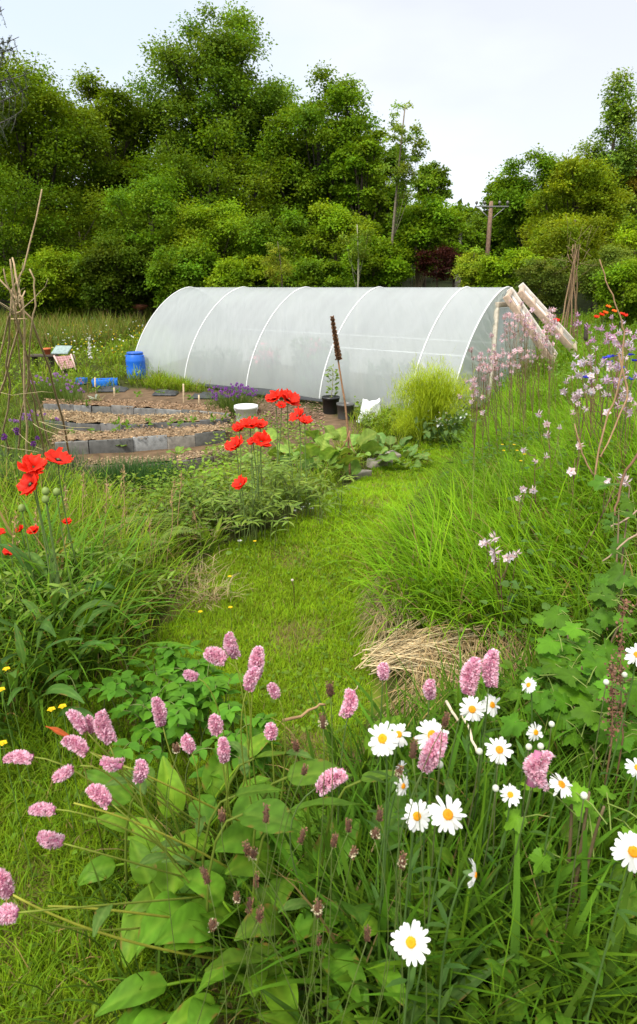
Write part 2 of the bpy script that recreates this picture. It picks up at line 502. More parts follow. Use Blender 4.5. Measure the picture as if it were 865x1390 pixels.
tn = thing('polytunnel', T0, 'long white translucent polythene tunnel with pale curved hoops behind the beds', 'polytunnel')
HOOPS = [-2.0, -1.0, 0.0, 1.0, 2.0, 2.41]
ts = np.linspace(TL, TE, 90); as_ = np.linspace(0.0, math.pi, 46)
G = np.zeros((90, 46, 3))
hp = np.array(HOOPS)
for i, t in enumerate(ts):
    k = np.searchsorted(hp, t, side='right') - 1; k = min(max(k, 0), len(hp) - 2)
    f = (t - hp[k]) / (hp[k + 1] - hp[k])
    for j, a in enumerate(as_):
        sag = -.022 * math.sin(math.pi * f) * abs(math.sin(2 * a)) - .010 * math.sin(9 * t + 3 * a) * math.sin(math.pi * f) * abs(math.cos(a))
        G[i, j] = tun(t, a, sag)
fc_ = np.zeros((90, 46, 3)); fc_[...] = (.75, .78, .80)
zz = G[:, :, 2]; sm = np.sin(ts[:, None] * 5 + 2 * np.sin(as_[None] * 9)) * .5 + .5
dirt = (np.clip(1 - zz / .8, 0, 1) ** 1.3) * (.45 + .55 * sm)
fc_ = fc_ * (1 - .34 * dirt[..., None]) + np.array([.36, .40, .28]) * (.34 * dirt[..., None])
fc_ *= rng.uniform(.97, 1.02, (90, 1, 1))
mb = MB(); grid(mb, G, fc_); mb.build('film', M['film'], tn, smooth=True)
for t in HOOPS:
    mb = MB(); tube(mb, [tun(t, a, .004) for a in np.linspace(0.0, math.pi, 40)], .013, n=8, c=(.66, .67, .67))
    mb.build('hoop', M['metal'], tn, smooth=True)
# purlin rails inside, diagonal wind brace
mb = MB()
for a in (.62, 2.52): tube(mb, [tun(t, a, -.16) for t in ((.9, 1.5, 2, 2.4) if a < 1 else (-2, -1, 0, 1, 2, 2.4))], .008, n=6, c=(.8, .82, .82))
mb.build('side_rail', M['metal'], tn)
mb = MB(); tube(mb, [tun(2.0, 1.0, -.06), tun(1.35, .5, -.06)], .008, n=6, c=(.35, .36, .36)); mb.build('brace', M['metal'], tn)
mb = MB(); tube(mb, [tun(2.0, 1.02, -.05), tun(1.15, .42, -.05)], .007, n=6, c=(.32, .34, .34)); mb.build('brace', M['metal'], tn)
# black buried skirt along the near foot
G = []
for t in np.linspace(-.75, 1.15, 40):
    fd = max(0.02, math.sin(math.pi * (t + .76) / 1.92)) ** .5; b = tun(t, .05, .03); w_ = .05 + .05 * math.sin(7 * t) + .03 * math.sin(17 * t)
    G.append([b + np.array([0, 0, fd * (.05 + .03 * math.sin(5 * t)) - .01]), b - HX * .09 * fd + np.array([0, 0, .06 * fd - .01]), b - HX * fd * (.10 + w_ * .5) + np.array([0, 0, .025]), b - HX * fd * (.13 + w_ * .5) + np.array([0, 0, -.02])])
mb = MB(); grid(mb, G, (.018, .019, .022)); mb.build('ground_skirt', M['plastic'], tn, smooth=True)
# end wall at the right: gathered pleated film either side of a timber door frame
def endp(h, z, out_=0.0): return T0 + AX * (BAY * TE + out_) + HX * h + np.array([0, 0, z + .02])
for side in (-1, 1):
    G = []
    for i in range(60):
        f = i / 59
        a = f * math.pi / 2 if side < 0 else math.pi - f * math.pi / 2
        e_ = tun(TE, a, -.005)
        row = []
        top = endp(side * .42, 1.62); bot = endp(side * .46, 0)
        inn = bot + (top - bot) * min(1, max(0, f * 1.25 - .1))
        for j in range(14):
            g_ = j / 13
            pl = .035 * math.sin(i * 1.55) * math.sin(math.pi * min(1, g_ * 1.1)) + .012 * math.sin(i * 3.7 + j)
            row.append(e_ * (1 - g_) + inn * g_ + AX * pl)
        G.append(row)
    mb = MB(); grid(mb, G, (.74, .78, .74)); mb.build('end_sheet', M['film'], tn, smooth=True)
fr = MB()
for h in (-.45, .45): box(fr, endp(h, .82, .03), (.07, .06, 1.66), [AX, HX, [0, 0, 1]], (.62, .55, .45))
box(fr, endp(0, 1.66, .03), (.08, .97, .08), [AX, HX, [0, 0, 1]], (.5, .42, .33))
dfr = fr.build('door_frame', M['wood'], tn, bevel=.006)
G = [[endp(h, z, .05 + .012 * math.sin(h * 40 + z * 3)) for z in np.linspace(.05, 1.6, 10)] for h in np.linspace(-.41, .41, 16)]
mb = MB(); grid(mb, G, (.78, .84, .86)); mb.build('door_sheet', M['film'], dfr, smooth=True)
# far (left) end wall, gathered sheet
G = []
for i in range(50):
    f = i / 49; a = f * math.pi; e_ = tun(TL, a, -.005); c0 = T0 + AX * (BAY * TL) + np.array([0, 0, .35])
    G.append([e_ * (1 - g_) + c0 * g_ + AX * .03 * math.sin(i * 1.7) * math.sin(math.pi * g_) for g_ in np.linspace(0, 1, 8)])
mb = MB(); grid(mb, G, (.78, .82, .80)); mb.build('end_sheet', M['film'], tn, smooth=True)

# plants growing inside the tunnel, seen dimly through the film
def inside_plant(t, h, ht, wd, n, c, fl, name, label, cat):
    b = T0 + AX * BAY * t + HX * h; b[2] = float(gz(b[0], b[1]))
    th = thing(name, b, label, cat, 'crops growing inside the tunnel')
    P = b + np.clip(rng.normal(0, 1, (n, 3)), -1.4, 1.4) * np.array([wd, wd, 0]) + np.array([0, 0, 1]) * (rng.uniform(.05, 1, (n, 1)) * ht)
    D = unit(rng.normal(0, 1, (n, 3)) + np.array([0, 0, .5]))
    mb = MB(); leaves(mb, P, D, unit(rng.normal(0, .5, (n, 3)) + [0, 0, 1]), .14, .06, jit(c, n, .3)); mb.build('foliage', M['leaf'], th)
    mb = MB()
    for k in range(5): tube(mb, bez(b, b + [0, 0, ht * .5], b + np.array([rng.normal(0, wd), rng.normal(0, wd), ht * .9]), 5), .008, .004, 5, (.1, .12, .04))
    mb.build('stem', M['stem'], th)
    if fl is not None:
        mb = MB(); k = 60; c0 = b + np.array([0, 0, ht * .8])
        P = c0 + rng.normal(0, 1, (k, 3)) * np.array([wd * .55, wd * .55, .10])
        leaves(mb, P, unit(rng.normal(0, 1, (k, 3))), unit(rng.normal(0, 1, (k, 3))), .11, .10, jit(fl, k)); mb.build('blossom', M['petal'], th)
inside_plant(.35, -.62, .95, .22, 700, (.06, .13, .03), (.80, .10, .20), 'rose_bush', 'blurred pink flowering bush dimly seen through the tunnel film', 'plant')
inside_plant(.65, -.85, .7, .30, 900, (.05, .15, .03), None, 'vegetable_plant', 'dark green leafy crop in the tunnel behind the mullein stalk', 'plant')
inside_plant(-.35, -.6, .7, .2, 250, (.07, .14, .04), (.7, .2, .25), 'rose_bush', 'small pink flowering plant low inside the tunnel by the third hoop', 'plant')
inside_plant(-1.1, -.75, .6, .35, 500, (.05, .12, .03), None, 'vegetable_plant', 'low green crop dimly seen inside the left half of the tunnel', 'plant')
inside_plant(1.5, -.7, .65, .35, 500, (.05, .12, .03), None, 'vegetable_plant', 'low green crop dimly seen inside the right half of the tunnel', 'plant')

# ------------------------------------------------------------------ the two long wooden frames leaning on the tunnel end
def leaning_frame(top, foot, wvec, label):
    t = thing('leaning_frame', foot, label, 'wooden frame', 'slatted wooden frames leaning on the tunnel end')
    top = np.asarray(top); foot = np.asarray(foot); wv = np.asarray(wvec)
    L = np.linalg.norm(top - foot); e1 = unit(top - foot); e2 = unit(wv - e1 * np.dot(wv, e1)); e3 = np.cross(e1, e2)
    wd = np.linalg.norm(wv)
    for s in (-.5, .5):
        mb = MB(); box(mb, (top + foot) / 2 + e2 * wd * s, (L, .05, .10), [e1, e2, e3], (.50, .36, .27) if s < 0 else (.62, .56, .50)); mb.build('rail', M['wood'], t, bevel=.005)
    for f in (.02, .27, .52, .77, .97):
        mb = MB(); box(mb, foot + e1 * L * f, (.06, wd - .055, .07), [e1, e2, e3], (.48, .38, .3)); mb.build('rung', M['wood'], t, bevel=.004)
    for f in (.12, .40, .70):
        mb = MB(); box(mb, foot + e1 * L * f + e2 * (wd / 2 + .0) + e3 * .053, (.11, .042, .008), [e1, e2, e3], (.03, .12, .55)); mb.build('paint_mark', M['plastic'], t)
    for s in (-1, 1):
        mb = MB(); box(mb, (top + foot) / 2 + e3 * s * .035 * 0 + e2 * wd * .23 * s, (L * .96, wd * .30, .010), [e1, e2, e3], (.66, .62, .58)); mb.build('slat', M['wood'], t)
f1 = at(752, 488, 10.6); f2 = at(781, 474, 11.2)
leaning_frame(at(689, 397, 10.3), f1, (.20, .26, 0), 'brown wooden frame leaning at the tunnel end, nearer the pink columbines')
leaning_frame(at(706, 391, 10.9), f2, (.21, .30, 0), 'pale wooden frame with blue marks leaning at the tunnel end, farther right')
# ------------------------------------------------------------------ beds: stepped slate edgings and strips of soil
def edging(pix, hts, cols, label, thick=.035, back=.9, soilc=(.13, .085, .05), slabpx=26, name='bed_edging'):
    """pix: foot line of the edging in the photo, left to right"""
    pts = [gnd(*p) for p in pix]
    seg = [np.linalg.norm(pts[i + 1] - pts[i]) for i in range(len(pts) - 1)]
    cum = np.concatenate([[0], np.cumsum(seg)])
    P = np.array(pts)
    def along(s): return np.array([np.interp(s, cum, P[:, k]) for k in range(3)])
    t = thing(name, along(cum[-1] / 2), label, 'bed edging', 'slate edgings of the stepped beds')
    s = 0; k = 0
    while s < cum[-1] - .05:
        ln = min(rng.uniform(.28, .55), cum[-1] - s)
        a, b = along(s), along(s + ln); e1 = unit(b - a); e2 = unit(np.cross([0, 0, 1], e1)); e3 = np.cross(e1, e2)
        h = hts * rng.uniform(.8, 1.12)
        cc = np.array(cols[k % len(cols)]) * rng.uniform(.85, 1.15)
        mb = MB(); box(mb, (a + b) / 2 + e3 * (h / 2 - .03) + e2 * rng.uniform(-.015, .015), (ln - .006, thick, h + .06), [e1, unit(e2 + e3 * rng.uniform(-.12, .12)), e3], cc, .006)
        mb.build('slab', M['slate'], t, bevel=.005)
        s += ln; k += 1
    # soil held behind the edging, falling back to the ground
    G = []
    n = max(12, int(cum[-1] / .08))
    for i in range(n + 1):
        a = along(cum[-1] * i / n)
        row = []
        for j in range(14):
            f = j / 13
            x, y = a[0] * (1 + .0 * f), a[1] + .02 + f * back
            x = a[0] + (a[0] / max(a[1], 1)) * f * back
            z0 = float(gz(x, y)); z = z0 + (hts - .02) * (1 - sstep(.35, 1, f)) + .012 + .022 * rng.uniform(-1, 1) - (.03 if i in (0, n) else 0)
            row.append([x, y, z])
        G.append(row)
    mb = MB(); cg = np.array(soilc) * rng.uniform(.7, 1.35, (n + 1, 14, 1)); grid(mb, G, cg)
    tag(mb.build('soil', M['soil'], smooth=True), kind='structure')
    # crumbs and wood chips
    return np.array(G)
GR = [(.15, .15, .145), (.20, .205, .2), (.11, .115, .11), (.17, .165, .155)]
BED = []
BED.append(edging([(60, 560), (130, 561), (215, 565), (265, 569), (312, 573)], .13, GR, 'grey slate edging of the farthest bed, below the blue barrel', back=1.1, soilc=(.18, .115, .065)))
BED.append(edging([(58, 580), (120, 585), (190, 586), (250, 583), (309, 579)], .12, [(.10, .10, .1), (.13, .13, .125), (.16, .155, .15)], 'dark slate edging of the second bed from the tunnel', back=1.25, soilc=(.22, .15, .085)))
BED.append(edging([(78, 618), (140, 615), (222, 610), (265, 606), (309, 600)], .17, [(.14, .135, .125), (.10, .1, .095), (.30, .31, .31), (.24, .22, .19), (.13, .13, .12)], 'slate edging with one pale square slab, third bed from the tunnel', back=.9, soilc=(.23, .155, .09)))
BED.append(edging([(110, 648), (190, 645), (250, 640), (315, 628)], .13, [(.15, .11, .08), (.18, .14, .1), (.13, .115, .1)], 'brown plank edging of the nearest bed beside the green onions', back=.6, soilc=(.2, .14, .085)))
# chips strewn over the soil
mb = MB()
for k, G in enumerate(BED):
    n = [2400, 3600, 2200, 1300][k]
    i = rng.integers(0, G.shape[0], n); j = rng.integers(0, 11, n)
    P = G[i, j] + np.stack([rng.uniform(-.06, .06, n), rng.uniform(-.05, .05, n), rng.uniform(.004, .02, n)], 1)
    cc = [(.27, .17, .10), (.31, .22, .12), (.29, .195, .11), (.3, .21, .12)][k]
    leaves(mb, P, unit(rng.normal(0, 1, (n, 3)) * [1, 1, .25]), unit(rng.normal(0, .4, (n, 3)) + [0, 0, 1]), rng.uniform(.018, .048, n), rng.uniform(.012, .026, n), jit(cc, n, .55))
n = 1500
gp = np.array([gnd(rng.uniform(318, 440), rng.uniform(540, 585)) for _ in range(n)])
leaves(mb, gp + [0, 0, .015], unit(rng.normal(0, 1, (n, 3)) * [1, 1, .25]), unit(rng.normal(0, .4, (n, 3)) + [0, 0, 1]), rng.uniform(.03, .07, n), .025, jit((.2, .12, .08), n, .5))
tag(mb.build('bark_chips', M['straw']), 'brown bark chips strewn over the stepped beds', 'bark chips', kind='stuff')

# seedlings on the beds
spots = [(158, 588), (172, 592), (178, 597), (203, 587), (160, 601), (132, 603), (232, 588), (262, 586), (246, 590), (290, 583), (303, 582), (120, 560), (160, 543), (190, 548), (130, 540), (258, 552), (285, 560), (220, 543), (100, 605)]
for px, py in spots:
    b = gnd(px, py); b[2] += .11
    th = thing('seedling', b, 'tiny green seedling sprouting on the stepped beds', 'seedling', 'seedlings on the beds')
    n = rng.integers(8, 16); mb = MB()
    P = b + np.stack([rng.normal(0, .03, n), rng.normal(0, .03, n), rng.uniform(0, .08, n)], 1)
    leaves(mb, P, unit(np.stack([rng.normal(0, 1, n), rng.normal(0, 1, n), rng.uniform(.1, .9, n)], 1)), unit(rng.normal(0, .4, (n, 3)) + [0, 0, 1]), rng.uniform(.05, .09, n), rng.uniform(.03, .05, n), jit((.12, .22, .02), n), True)
    mb.build('foliage', M['leaf'], th)
for px, py, R0, lab in [(243, 622, .12, 'round leaved marrow seedling below the pale slab'), (172, 612, .10, 'upright yellow green seedling before the third edging')]:
    b = gnd(px, py); b[2] += .02; th = thing('marrow_seedling', b, lab, 'seedling'); mb = MB()
    
    for k in range(4):
        mb = MB(); bigleaf(mb, b, rng.uniform(0, 6.28), R0, R0 * .9, .7, .9, (.16, .27, .04), 'round', petiole=.07); mb.build('leaf', M['leaf'], th, True)

# pegs
for px, py0, py1, d, lab in [(129, 534, 512, 10.6, 'short pale wooden peg beside the blue tray'), (249, 547, 521, 10.2, 'slim wooden peg at the back of the farthest bed'), (155, 538, 526, 10.4, 'squat wooden peg by the black plastic heap'), (270, 548, 536, 10.3, 'small wooden peg near the purple chives')]:
    b = gnd(px, py0); d = dep(b); t_ = at(px, py1, d); mb = MB()
    tube(mb, [b - [0, 0, .15], (b + t_) / 2 + [.004, 0, 0], t_], .018, .014, 7, (.5, .38, .24))
    tag(mb.build('peg', M['wood']), lab, 'peg')

# ------------------------------------------------------------------ blue barrel
def barrel():
    b = gnd(186, 514); k = dep(b) / 11.4
    t = thing('barrel', b, 'blue plastic barrel standing at the left end of the tunnel', 'barrel')
    Rr = .165
    def lat(mb, pr, n, c): lathe(mb, [(r * k, z * k) for r, z in pr], b, n=n, c=c)
    mb = MB(); lat(mb, [(.0, .0), (Rr * .9, .0), (Rr, .02), (Rr, .10), (Rr * 1.02, .115), (Rr, .13), (Rr, .30), (Rr * 1.02, .315), (Rr, .33), (Rr * .98, .37), (Rr * .86, .42), (Rr * .80, .44), (Rr * .80, .45)], n=32, c=(.010, .13, .62)); mb.build('body', M['plastic'], t, True)
    mb = MB(); lat(mb, [(0, .462), (Rr * .7, .462), (Rr * .72, .47), (Rr * .80, .47), (Rr * .86, .465), (Rr * .86, .435), (Rr * .79, .435)], n=32, c=(.012, .10, .5)); lid = mb.build('lid', M['plastic'], t, True)
    for s in (-1, 1):
        mb = MB(); c_ = b + np.array([s * Rr * .86, -.02, .40]) * k; tube(mb, bez(c_ + [0, -.05, 0], c_ + [s * .05, 0, .03], c_ + [0, .05, 0], 7), .012, n=6, c=(.012, .12, .55)); mb.build('handle', M['plastic'], lid, True)
barrel()
# ------------------------------------------------------------------ blue trays on the grass
def tray(px, py, d, sx, sy, rz, label):
    b = gnd(px, py); k = dep(b) / d; sx *= k; sy *= k; b[2] += .02
    t = thing('plastic_tray', b, label, 'tray'); ax = [[math.cos(rz), math.sin(rz), 0], [-math.sin(rz), math.cos(rz), 0], [0, 0, 1]]
    A = np.array(ax); mb = MB(); bl = (.012, .16, .62)
    box(mb, b + [0, 0, .012], (sx, sy, .016), ax, bl)
    mb.build('bottom', M['plastic'], t)
    for k, (o, s_) in enumerate([((0, -sy / 2, .06), (sx, .014, .12)), ((0, sy / 2, .06), (sx, .014, .12)), ((-sx / 2, 0, .06), (.014, sy - .03, .12)), ((sx / 2, 0, .06), (.014, sy - .03, .12))]):
        mb = MB(); box(mb, b + np.array(o) @ A, s_, ax, np.array(bl) * (1 if k else 1.1)); mb.build('side', M['plastic'], t, bevel=.004)
tray(143, 524, 10.9, .40, .28, .25, 'bright blue plastic tray lying on the grass left of the barrel')
tray(111, 522, 11.0, .15, .14, -.3, 'small blue plastic tub half hidden by purple flowers')
# black crumpled plastic
for (px, py, d, sx, lab) in [(153, 531, 10.3, .42, 'crumpled black plastic heap at the back of the farthest bed'), (285, 540, 10.4, .55, 'black sheet scraps lying left of the purple chives'), (225, 536, 10.4, .35, 'small black plastic scrap on the farthest bed')]:
    b = gnd(px, py); sx *= dep(b) / d; b[2] += .02; mb = MB(); G = []
    for i in range(14):
        row = []
        for j in range(9):
            u, v = i / 13 - .5, j / 8 - .5
            e = max(0, 1 - 4 * u * u) * max(0, 1 - 4 * v * v)
            row.append(b + [u * sx * 1.1, v * .34, .045 * e + .05 * rng.random() * (e > .05)])
        G.append(row)
    grid(mb, G, (.02, .021, .023)); tag(mb.build('plastic_sheet', M['plastic'], smooth=False), lab, 'plastic sheet')

# ------------------------------------------------------------------ covered chair with patterned cloth, bench and pot, rusty fire bowl
def chair():
    b = gnd(88, 504); d = dep(b); k = d / 12
    t = thing('deck_chair', b, 'old garden chair with grey panel and pink netted cloth, left of the barrel', 'chair')
    A = [unit([1, -.18, 0]), unit([.15, .85, .55]), None]; A[2] = np.cross(A[0], A[1])
    top = at(84, 475, d)
    mb = MB(); box(mb, top, (.33 * k, .24 * k, .03), A, (.25, .32, .31)); mb.build('top_panel', M['wood'], t, bevel=.006)
    p0 = at(74, 484, d - .1); p1 = at(97, 482, d - .1); q0 = at(84, 502, d - .2); q1 = at(102, 498, d - .2)
    G = [[p0 * (1 - u) * (1 - v) + p1 * u * (1 - v) + q0 * (1 - u) * v + q1 * u * v + np.array([0, .02 * math.sin(u * 20), 0]) for v in np.linspace(0, 1, 12)] for u in np.linspace(0, 1, 16)]
    cc = np.zeros((16, 12, 3)); cc[...] = (.42, .22, .22); cc[::2, ::2] = (.20, .10, .10); cc[1::2, 1::2] = (.55, .36, .35)
    mb = MB(); grid(mb, G, cc); mb.build('cloth', M['cloth'], t)
    for a_, b_ in ((p0, q0), (p1, q1)):
        mb = MB(); tube(mb, [a_ + [0, -.02, .02], b_ + (b_ - a_) * .25], .022, .02, 6, (.62, .42, .38)); mb.build('leg', M['wood'], t)
    for s in (p0, p1):
        mb = MB(); tube(mb, [s + [0, .15, 0], [s[0], s[1] + .32, b[2] - .02]], .018, .016, 6, (.3, .25, .2)); mb.build('leg', M['wood'], t)
chair()
def bench():
    b = gnd(60, 500); d = dep(b); k = d / 12; z = at(60, 482, d)[2]
    t = thing('plank_bench', b, 'dark plank bench holding the terracotta pot', 'bench')
    mb = MB(); box(mb, [b[0], b[1], z], (.5 * k, .28 * k, .045), None, (.07, .055, .04), .004); mb.build('seat', M['wood'], t, bevel=.005)
    for s in (-.2, .2):
        mb = MB(); box(mb, [b[0] + s, b[1], (z + b[2]) / 2 - .02], (.05, .22, z - b[2]), None, (.06, .05, .035)); mb.build('leg', M['wood'], t, bevel=.004)
    p = np.array([b[0] + .10 * k, b[1], z + .023])
    tp_ = thing('flower_pot', p, 'small terracotta pot on the dark plank bench', 'pot')
    mb = MB(); lathe(mb, [(r * k, h * k) for r, h in [(.0, 0), (.045, 0), (.06, .085), (.068, .085), (.07, .12), (.062, .12), (.055, .10), (0, .10)]], p, n=20, c=(.50, .13, .05)); mb.build('body', M['slate'], tp_, True)
bench()
def firebowl():
    b = at(192, 442, 27.0); b[2] = float(gz(b[0], b[1])); zt = at(192, 419, 27)[2]
    t = thing('fire_bowl', b, 'rusty round fire bowl on a drum by the wood edge', 'fire bowl')
    h = zt - b[2]
    mb = MB(); lathe(mb, [(0, h - .05), (.13, h - .04), (.27, h + .02), (.36, h + .11), (.34, h + .15), (.2, h + .19), (0, h + .2)], b, n=24, c=(.19, .07, .035)); mb.build('bowl', M['rust'], t, True)
    mb = MB(); lathe(mb, [(.16, 0), (.15, h * .5), (.13, h - .04)], b, n=20, c=(.045, .025, .018)); mb.build('drum', M['rust'], t, True)
firebowl()

# ------------------------------------------------------------------ pots, bucket, sack by the tunnel
def pot(px, pyb, pyt, d, rpx, c, name, label, soil=True, cat='pot'):
    b = gnd(px, pyb); d = dep(b)
    H = (pyb - pyt) * d / F * 1.0; Rr = rpx * d / F
    t = thing(name, b, label, cat)
    mb = MB(); lathe(mb, [(0, 0), (Rr * .84, 0), (Rr * .86, .01), (Rr * .96, H * .86), (Rr * 1.03, H * .86), (Rr * 1.04, H), (Rr * .97, H), (Rr * .92, H * .8)], b, n=30, c=c); mb.build('body', M['plastic'], t, True)
    if soil:
        mb = MB(); lathe(mb, [(0, H * .86), (Rr * .5, H * .87), (Rr * .94, H * .84)], b, n=20, c=(.05, .035, .022), noise=.05); mb.build('compost', M['soil'], t)
    return t, b, H, Rr
t, b, H, Rr = pot(449, 561, 538, 9.9, 12, (.013, .014, .015), 'plant_pot', 'black plastic pot holding a small sapling before the tunnel')
s_ = thing('potted_sapling', b + [0, 0, H * .86], 'small green sapling growing in the black pot', 'sapling')
mb = MB(); top = at(452, 500, dep(b)); tube(mb, bez(b + [0, 0, H * .8], (b + top) / 2 + [.02, 0, 0], top, 8), .008, .004, 6, (.2, .17, .08)); mb.build('stem', M['stem'], s_)
n = 70; f = rng.uniform(.35, 1.03, n)[:, None]; P = b * (1 - f) + top * f; az = rng.uniform(0, 6.28, n); P = P + np.stack([np.cos(az) * .05, np.sin(az) * .05, np.zeros(n)], 1)
mb = MB(); leaves(mb, P, unit(np.stack([np.cos(az), np.sin(az), rng.uniform(-.4, .8, n)], 1)), unit(rng.normal(0, .5, (n, 3)) + [0, 0, 1]), rng.uniform(.05, .10, n), .045, jit((.17, .26, .04), n), True); mb.build('foliage', M['leaf'], s_)
t, b, H, Rr = pot(469, 568, 547, 9.4, 12, (.085, .085, .08), 'plant_pot', 'weathered grey plastic pot of soil right of the black pot')
t, b, H, Rr = pot(335, 577, 550, 9.3, 15.5, (.78, .79, .80), 'bucket', 'white plastic bucket standing on bark chips beside the purple chives', False, 'bucket')
mb = MB(); tube(mb, [b + [Rr * math.cos(a) * 1.04, -.01 + Rr * .6 * -abs(math.sin(a)) * 0.9, H * .92 - .09 * math.sin(a)] for a in np.linspace(0, math.pi, 14)], .004, n=5, c=(.6, .6, .6)); mb.build('handle', M['metal'], t)
def sack():
    b = gnd(500, 573); k = dep(b) / 9.3; G = []
    for i in range(18):
        f = i / 17
        row = []
        for j in range(33):
            a = j / 32 * 2 * math.pi
            rx = .17 * (1 - .25 * f) * (1 + .10 * math.sin(3 * a + f * 5) + .06 * math.sin(7 * a + 9 * f)); ry = .12 * (1 - .3 * f) * (1 + .1 * math.sin(4 * a - f * 6))
            row.append(b + [rx * math.cos(a) + .05 * f, ry * math.sin(a), .33 * f + (.030 * math.sin(2 * a + 1) + .008 * math.sin(5 * a)) * f ** 2])
        G.append(row)
    for s in (.8, .45, .1):
        G.append([[*(np.array(b[:2]) + (np.array(p[:2]) - b[:2] - [.05, 0]) * s + [.05, 0]), p[2] - .04 * (1 - s) - .02] for p in G[17]])
    mb = MB(); grid(mb, G, (.72, .73, .74)); t = thing('sack', b, 'crumpled white plastic sack slumped right of the grey pot', 'sack'); bag = mb.build('bag', M['plastic'], t, True)
sack()
# flat stone slabs at the path edge
for px, py, sx, lab in [(515, 632, .26, 'flat grey stone at the path edge under the rhubarb'), (530, 623, .22, 'second flat stone at the path edge, nearer the tunnel'), (487, 648, .2, 'buff stone at the path edge near the fallen straw')]:
    b = gnd(px, py); mb = MB(); box(mb, b + [0, 0, .03], (sx, .16, .08), [[.85, .5, 0], [-.5, .85, 0], [0, 0, 1]], (.27, .24, .2), .02); tag(mb.build('stone', M['slate'], bevel=.015), lab, 'stone')

# ------------------------------------------------------------------ sticks, wigwams, pole
def crooked(a, b, amp, n=12):
    a = np.asarray(a, float); b = np.asarray(b, float); t = np.linspace(0, 1, n)[:, None]
    w1 = np.cumsum(rng.normal(0, 1, (n, 3)), 0); w1 = w1 - w1[0] - (w1[-1] - w1[0]) * t
    return a * (1 - t) + b * t + w1 * amp
def wigwam():
    dc = 5.3; tie = at(25, 430, dc); base = gpt(tie[0], tie[1])
    t = thing('bean_wigwam', base, 'tall wigwam of crooked bean poles tied near the top, standing at left', 'wigwam')
    spec = [  # foot px, depth, top px, depth, radius, amp
        (10, 625, 4.9, 57, 257, 5.6, .013, .024), (-12, 610, 5.1, 17, 350, 5.4, .016, .014), (72, 615, 5.0, 14, 352, 5.2, .015, .010),
        (90, 600, 5.9, -8, 370, 5.5, .016, .012), (36, 640, 4.7, 24, 405, 5.4, .014, .010), (22, 600, 6.0, 40, 365, 5.1, .013, .016),
        (60, 610, 5.9, 5, 365, 5.0, .012, .014), (-25, 620, 4.9, 34, 395, 5.5, .013, .012), (48, 580, 6.2, 30, 420, 5.2, .010, .012)]
    for fx, fy, fd, tx, ty, td, r, am in spec:
        f = gnd(25 + (fx - 25) * 1.1, fy + 18); f[2] -= .05; tp_ = at(tx, ty, td)
        mid = tie + rng.normal(0, .075, 3)
        p = np.concatenate([crooked(f, mid, am, 9)[:-1], crooked(mid, tp_, am, 6)])
        cc = np.array((.36, .26, .15)) * rng.uniform(.75, 1.15)
        mb = MB(); tube(mb, p, r * .8, r * .45, 7, cc, cc * 1.15); mb.build('pole', M['stick'], t, True)
    for k in range(7):
        s0 = tie + rng.normal(0, .03, 3) + [0, 0, .02]; e = s0 + np.array([rng.normal(0, .16), rng.normal(0, .12), rng.uniform(.12, .4)])
        mb = MB(); tube(mb, crooked(s0, e, .012, 6), .005, .002, 5, (.34, .27, .16)); mb.build('twig', M['stick'], t)
    mb = MB()
    for k in range(1): tube(mb, [tie + np.array([.06 * math.cos(a), .06 * math.sin(a), .006 * a / 6.28 + k * .011 - .02]) for a in np.linspace(0, 6.28, 18)], .004, n=5, c=(.55, .42, .22))
    mb.build('string', M['straw'], t)
    # thin twining strings between the poles
    mb = MB()
    for k in range(9):
        a = at(rng.uniform(0, 85), rng.uniform(530, 640), rng.uniform(4.9, 5.7)); e = a + np.array([rng.uniform(.15, .5), rng.normal(0, .15), rng.uniform(-.15, .1)])
        tube(mb, crooked(a, e, .012, 6), .0022, n=4, c=(.42, .34, .18))
    mb.build('bine', M['straw'], t)
wigwam()
def wigwam2():
    dc = 13.5; tie = at(779, 362, dc); base = gpt(tie[0], tie[1])
    t = thing('bean_wigwam', base, 'far wigwam of thin brown sticks right of the tunnel, before dark bushes', 'wigwam')
    for fx, tx, ty in [(757, 784, 335), (765, 781, 330), (773, 778, 332), (781, 776, 338), (787, 771, 345), (762, 788, 332), (784, 775, 345), (777, 786, 340)]:
        f = at(fx, 438, dc + rng.uniform(-.4, .4)); f[2] = max(float(gz(f[0], f[1])), f[2] - .6); tp_ = at(tx, ty, dc + rng.uniform(-.1, .1))
        mid = tie + rng.normal(0, .03, 3)
        mb = MB(); tube(mb, np.concatenate([crooked(f, mid, .02, 6)[:-1], crooked(mid, tp_, .02, 4)]), .018, .010, 6, np.array((.20, .13, .07)) * rng.uniform(.7, 1.3)); mb.build('pole', M['stick'], t, True)
    mb = MB()
    for k in range(26):
        a = tie + np.array([rng.normal(0, .12), rng.normal(0, .1), rng.uniform(-.2, .5)]); tube(mb, crooked(a, a + rng.normal(0, .22, 3) + [0, 0, .15], .012, 4), .005, .003, 4, (.2, .15, .07))
    mb.build('bine', M['stick'], t)
wigwam2()
def lone(pix, d, r0, r1, label, c=(.27, .165, .09), name='stick', amp=.0055, cat='stick'):
    p = [at(x, y, dd) for (x, y), dd in zip(pix, d)]
    P = []
    for a, b in zip(p[:-1], p[1:]): P += list(crooked(a, b, amp, 5)[:-1])
    P.append(p[-1]); mb = MB(); tube(mb, P, r0, r1, 7, c, np.array(c) * 1.1); return tag(mb.build(name, M['stick'], None, True), label, cat)
lone([(806, 660), (826, 560), (845, 500), (848, 450), (838, 420), (822, 380), (814, 352)], [3.3, 3.35, 3.4, 3.4, 3.4, 3.4, 3.4], .0052, .003, 'long bent bare cane rising through the columbines at right')
lone([(840, 480), (852, 540), (815, 620)], [3.6, 3.5, 3.3], .006, .004, 'short broken cane leaning left among the columbines')
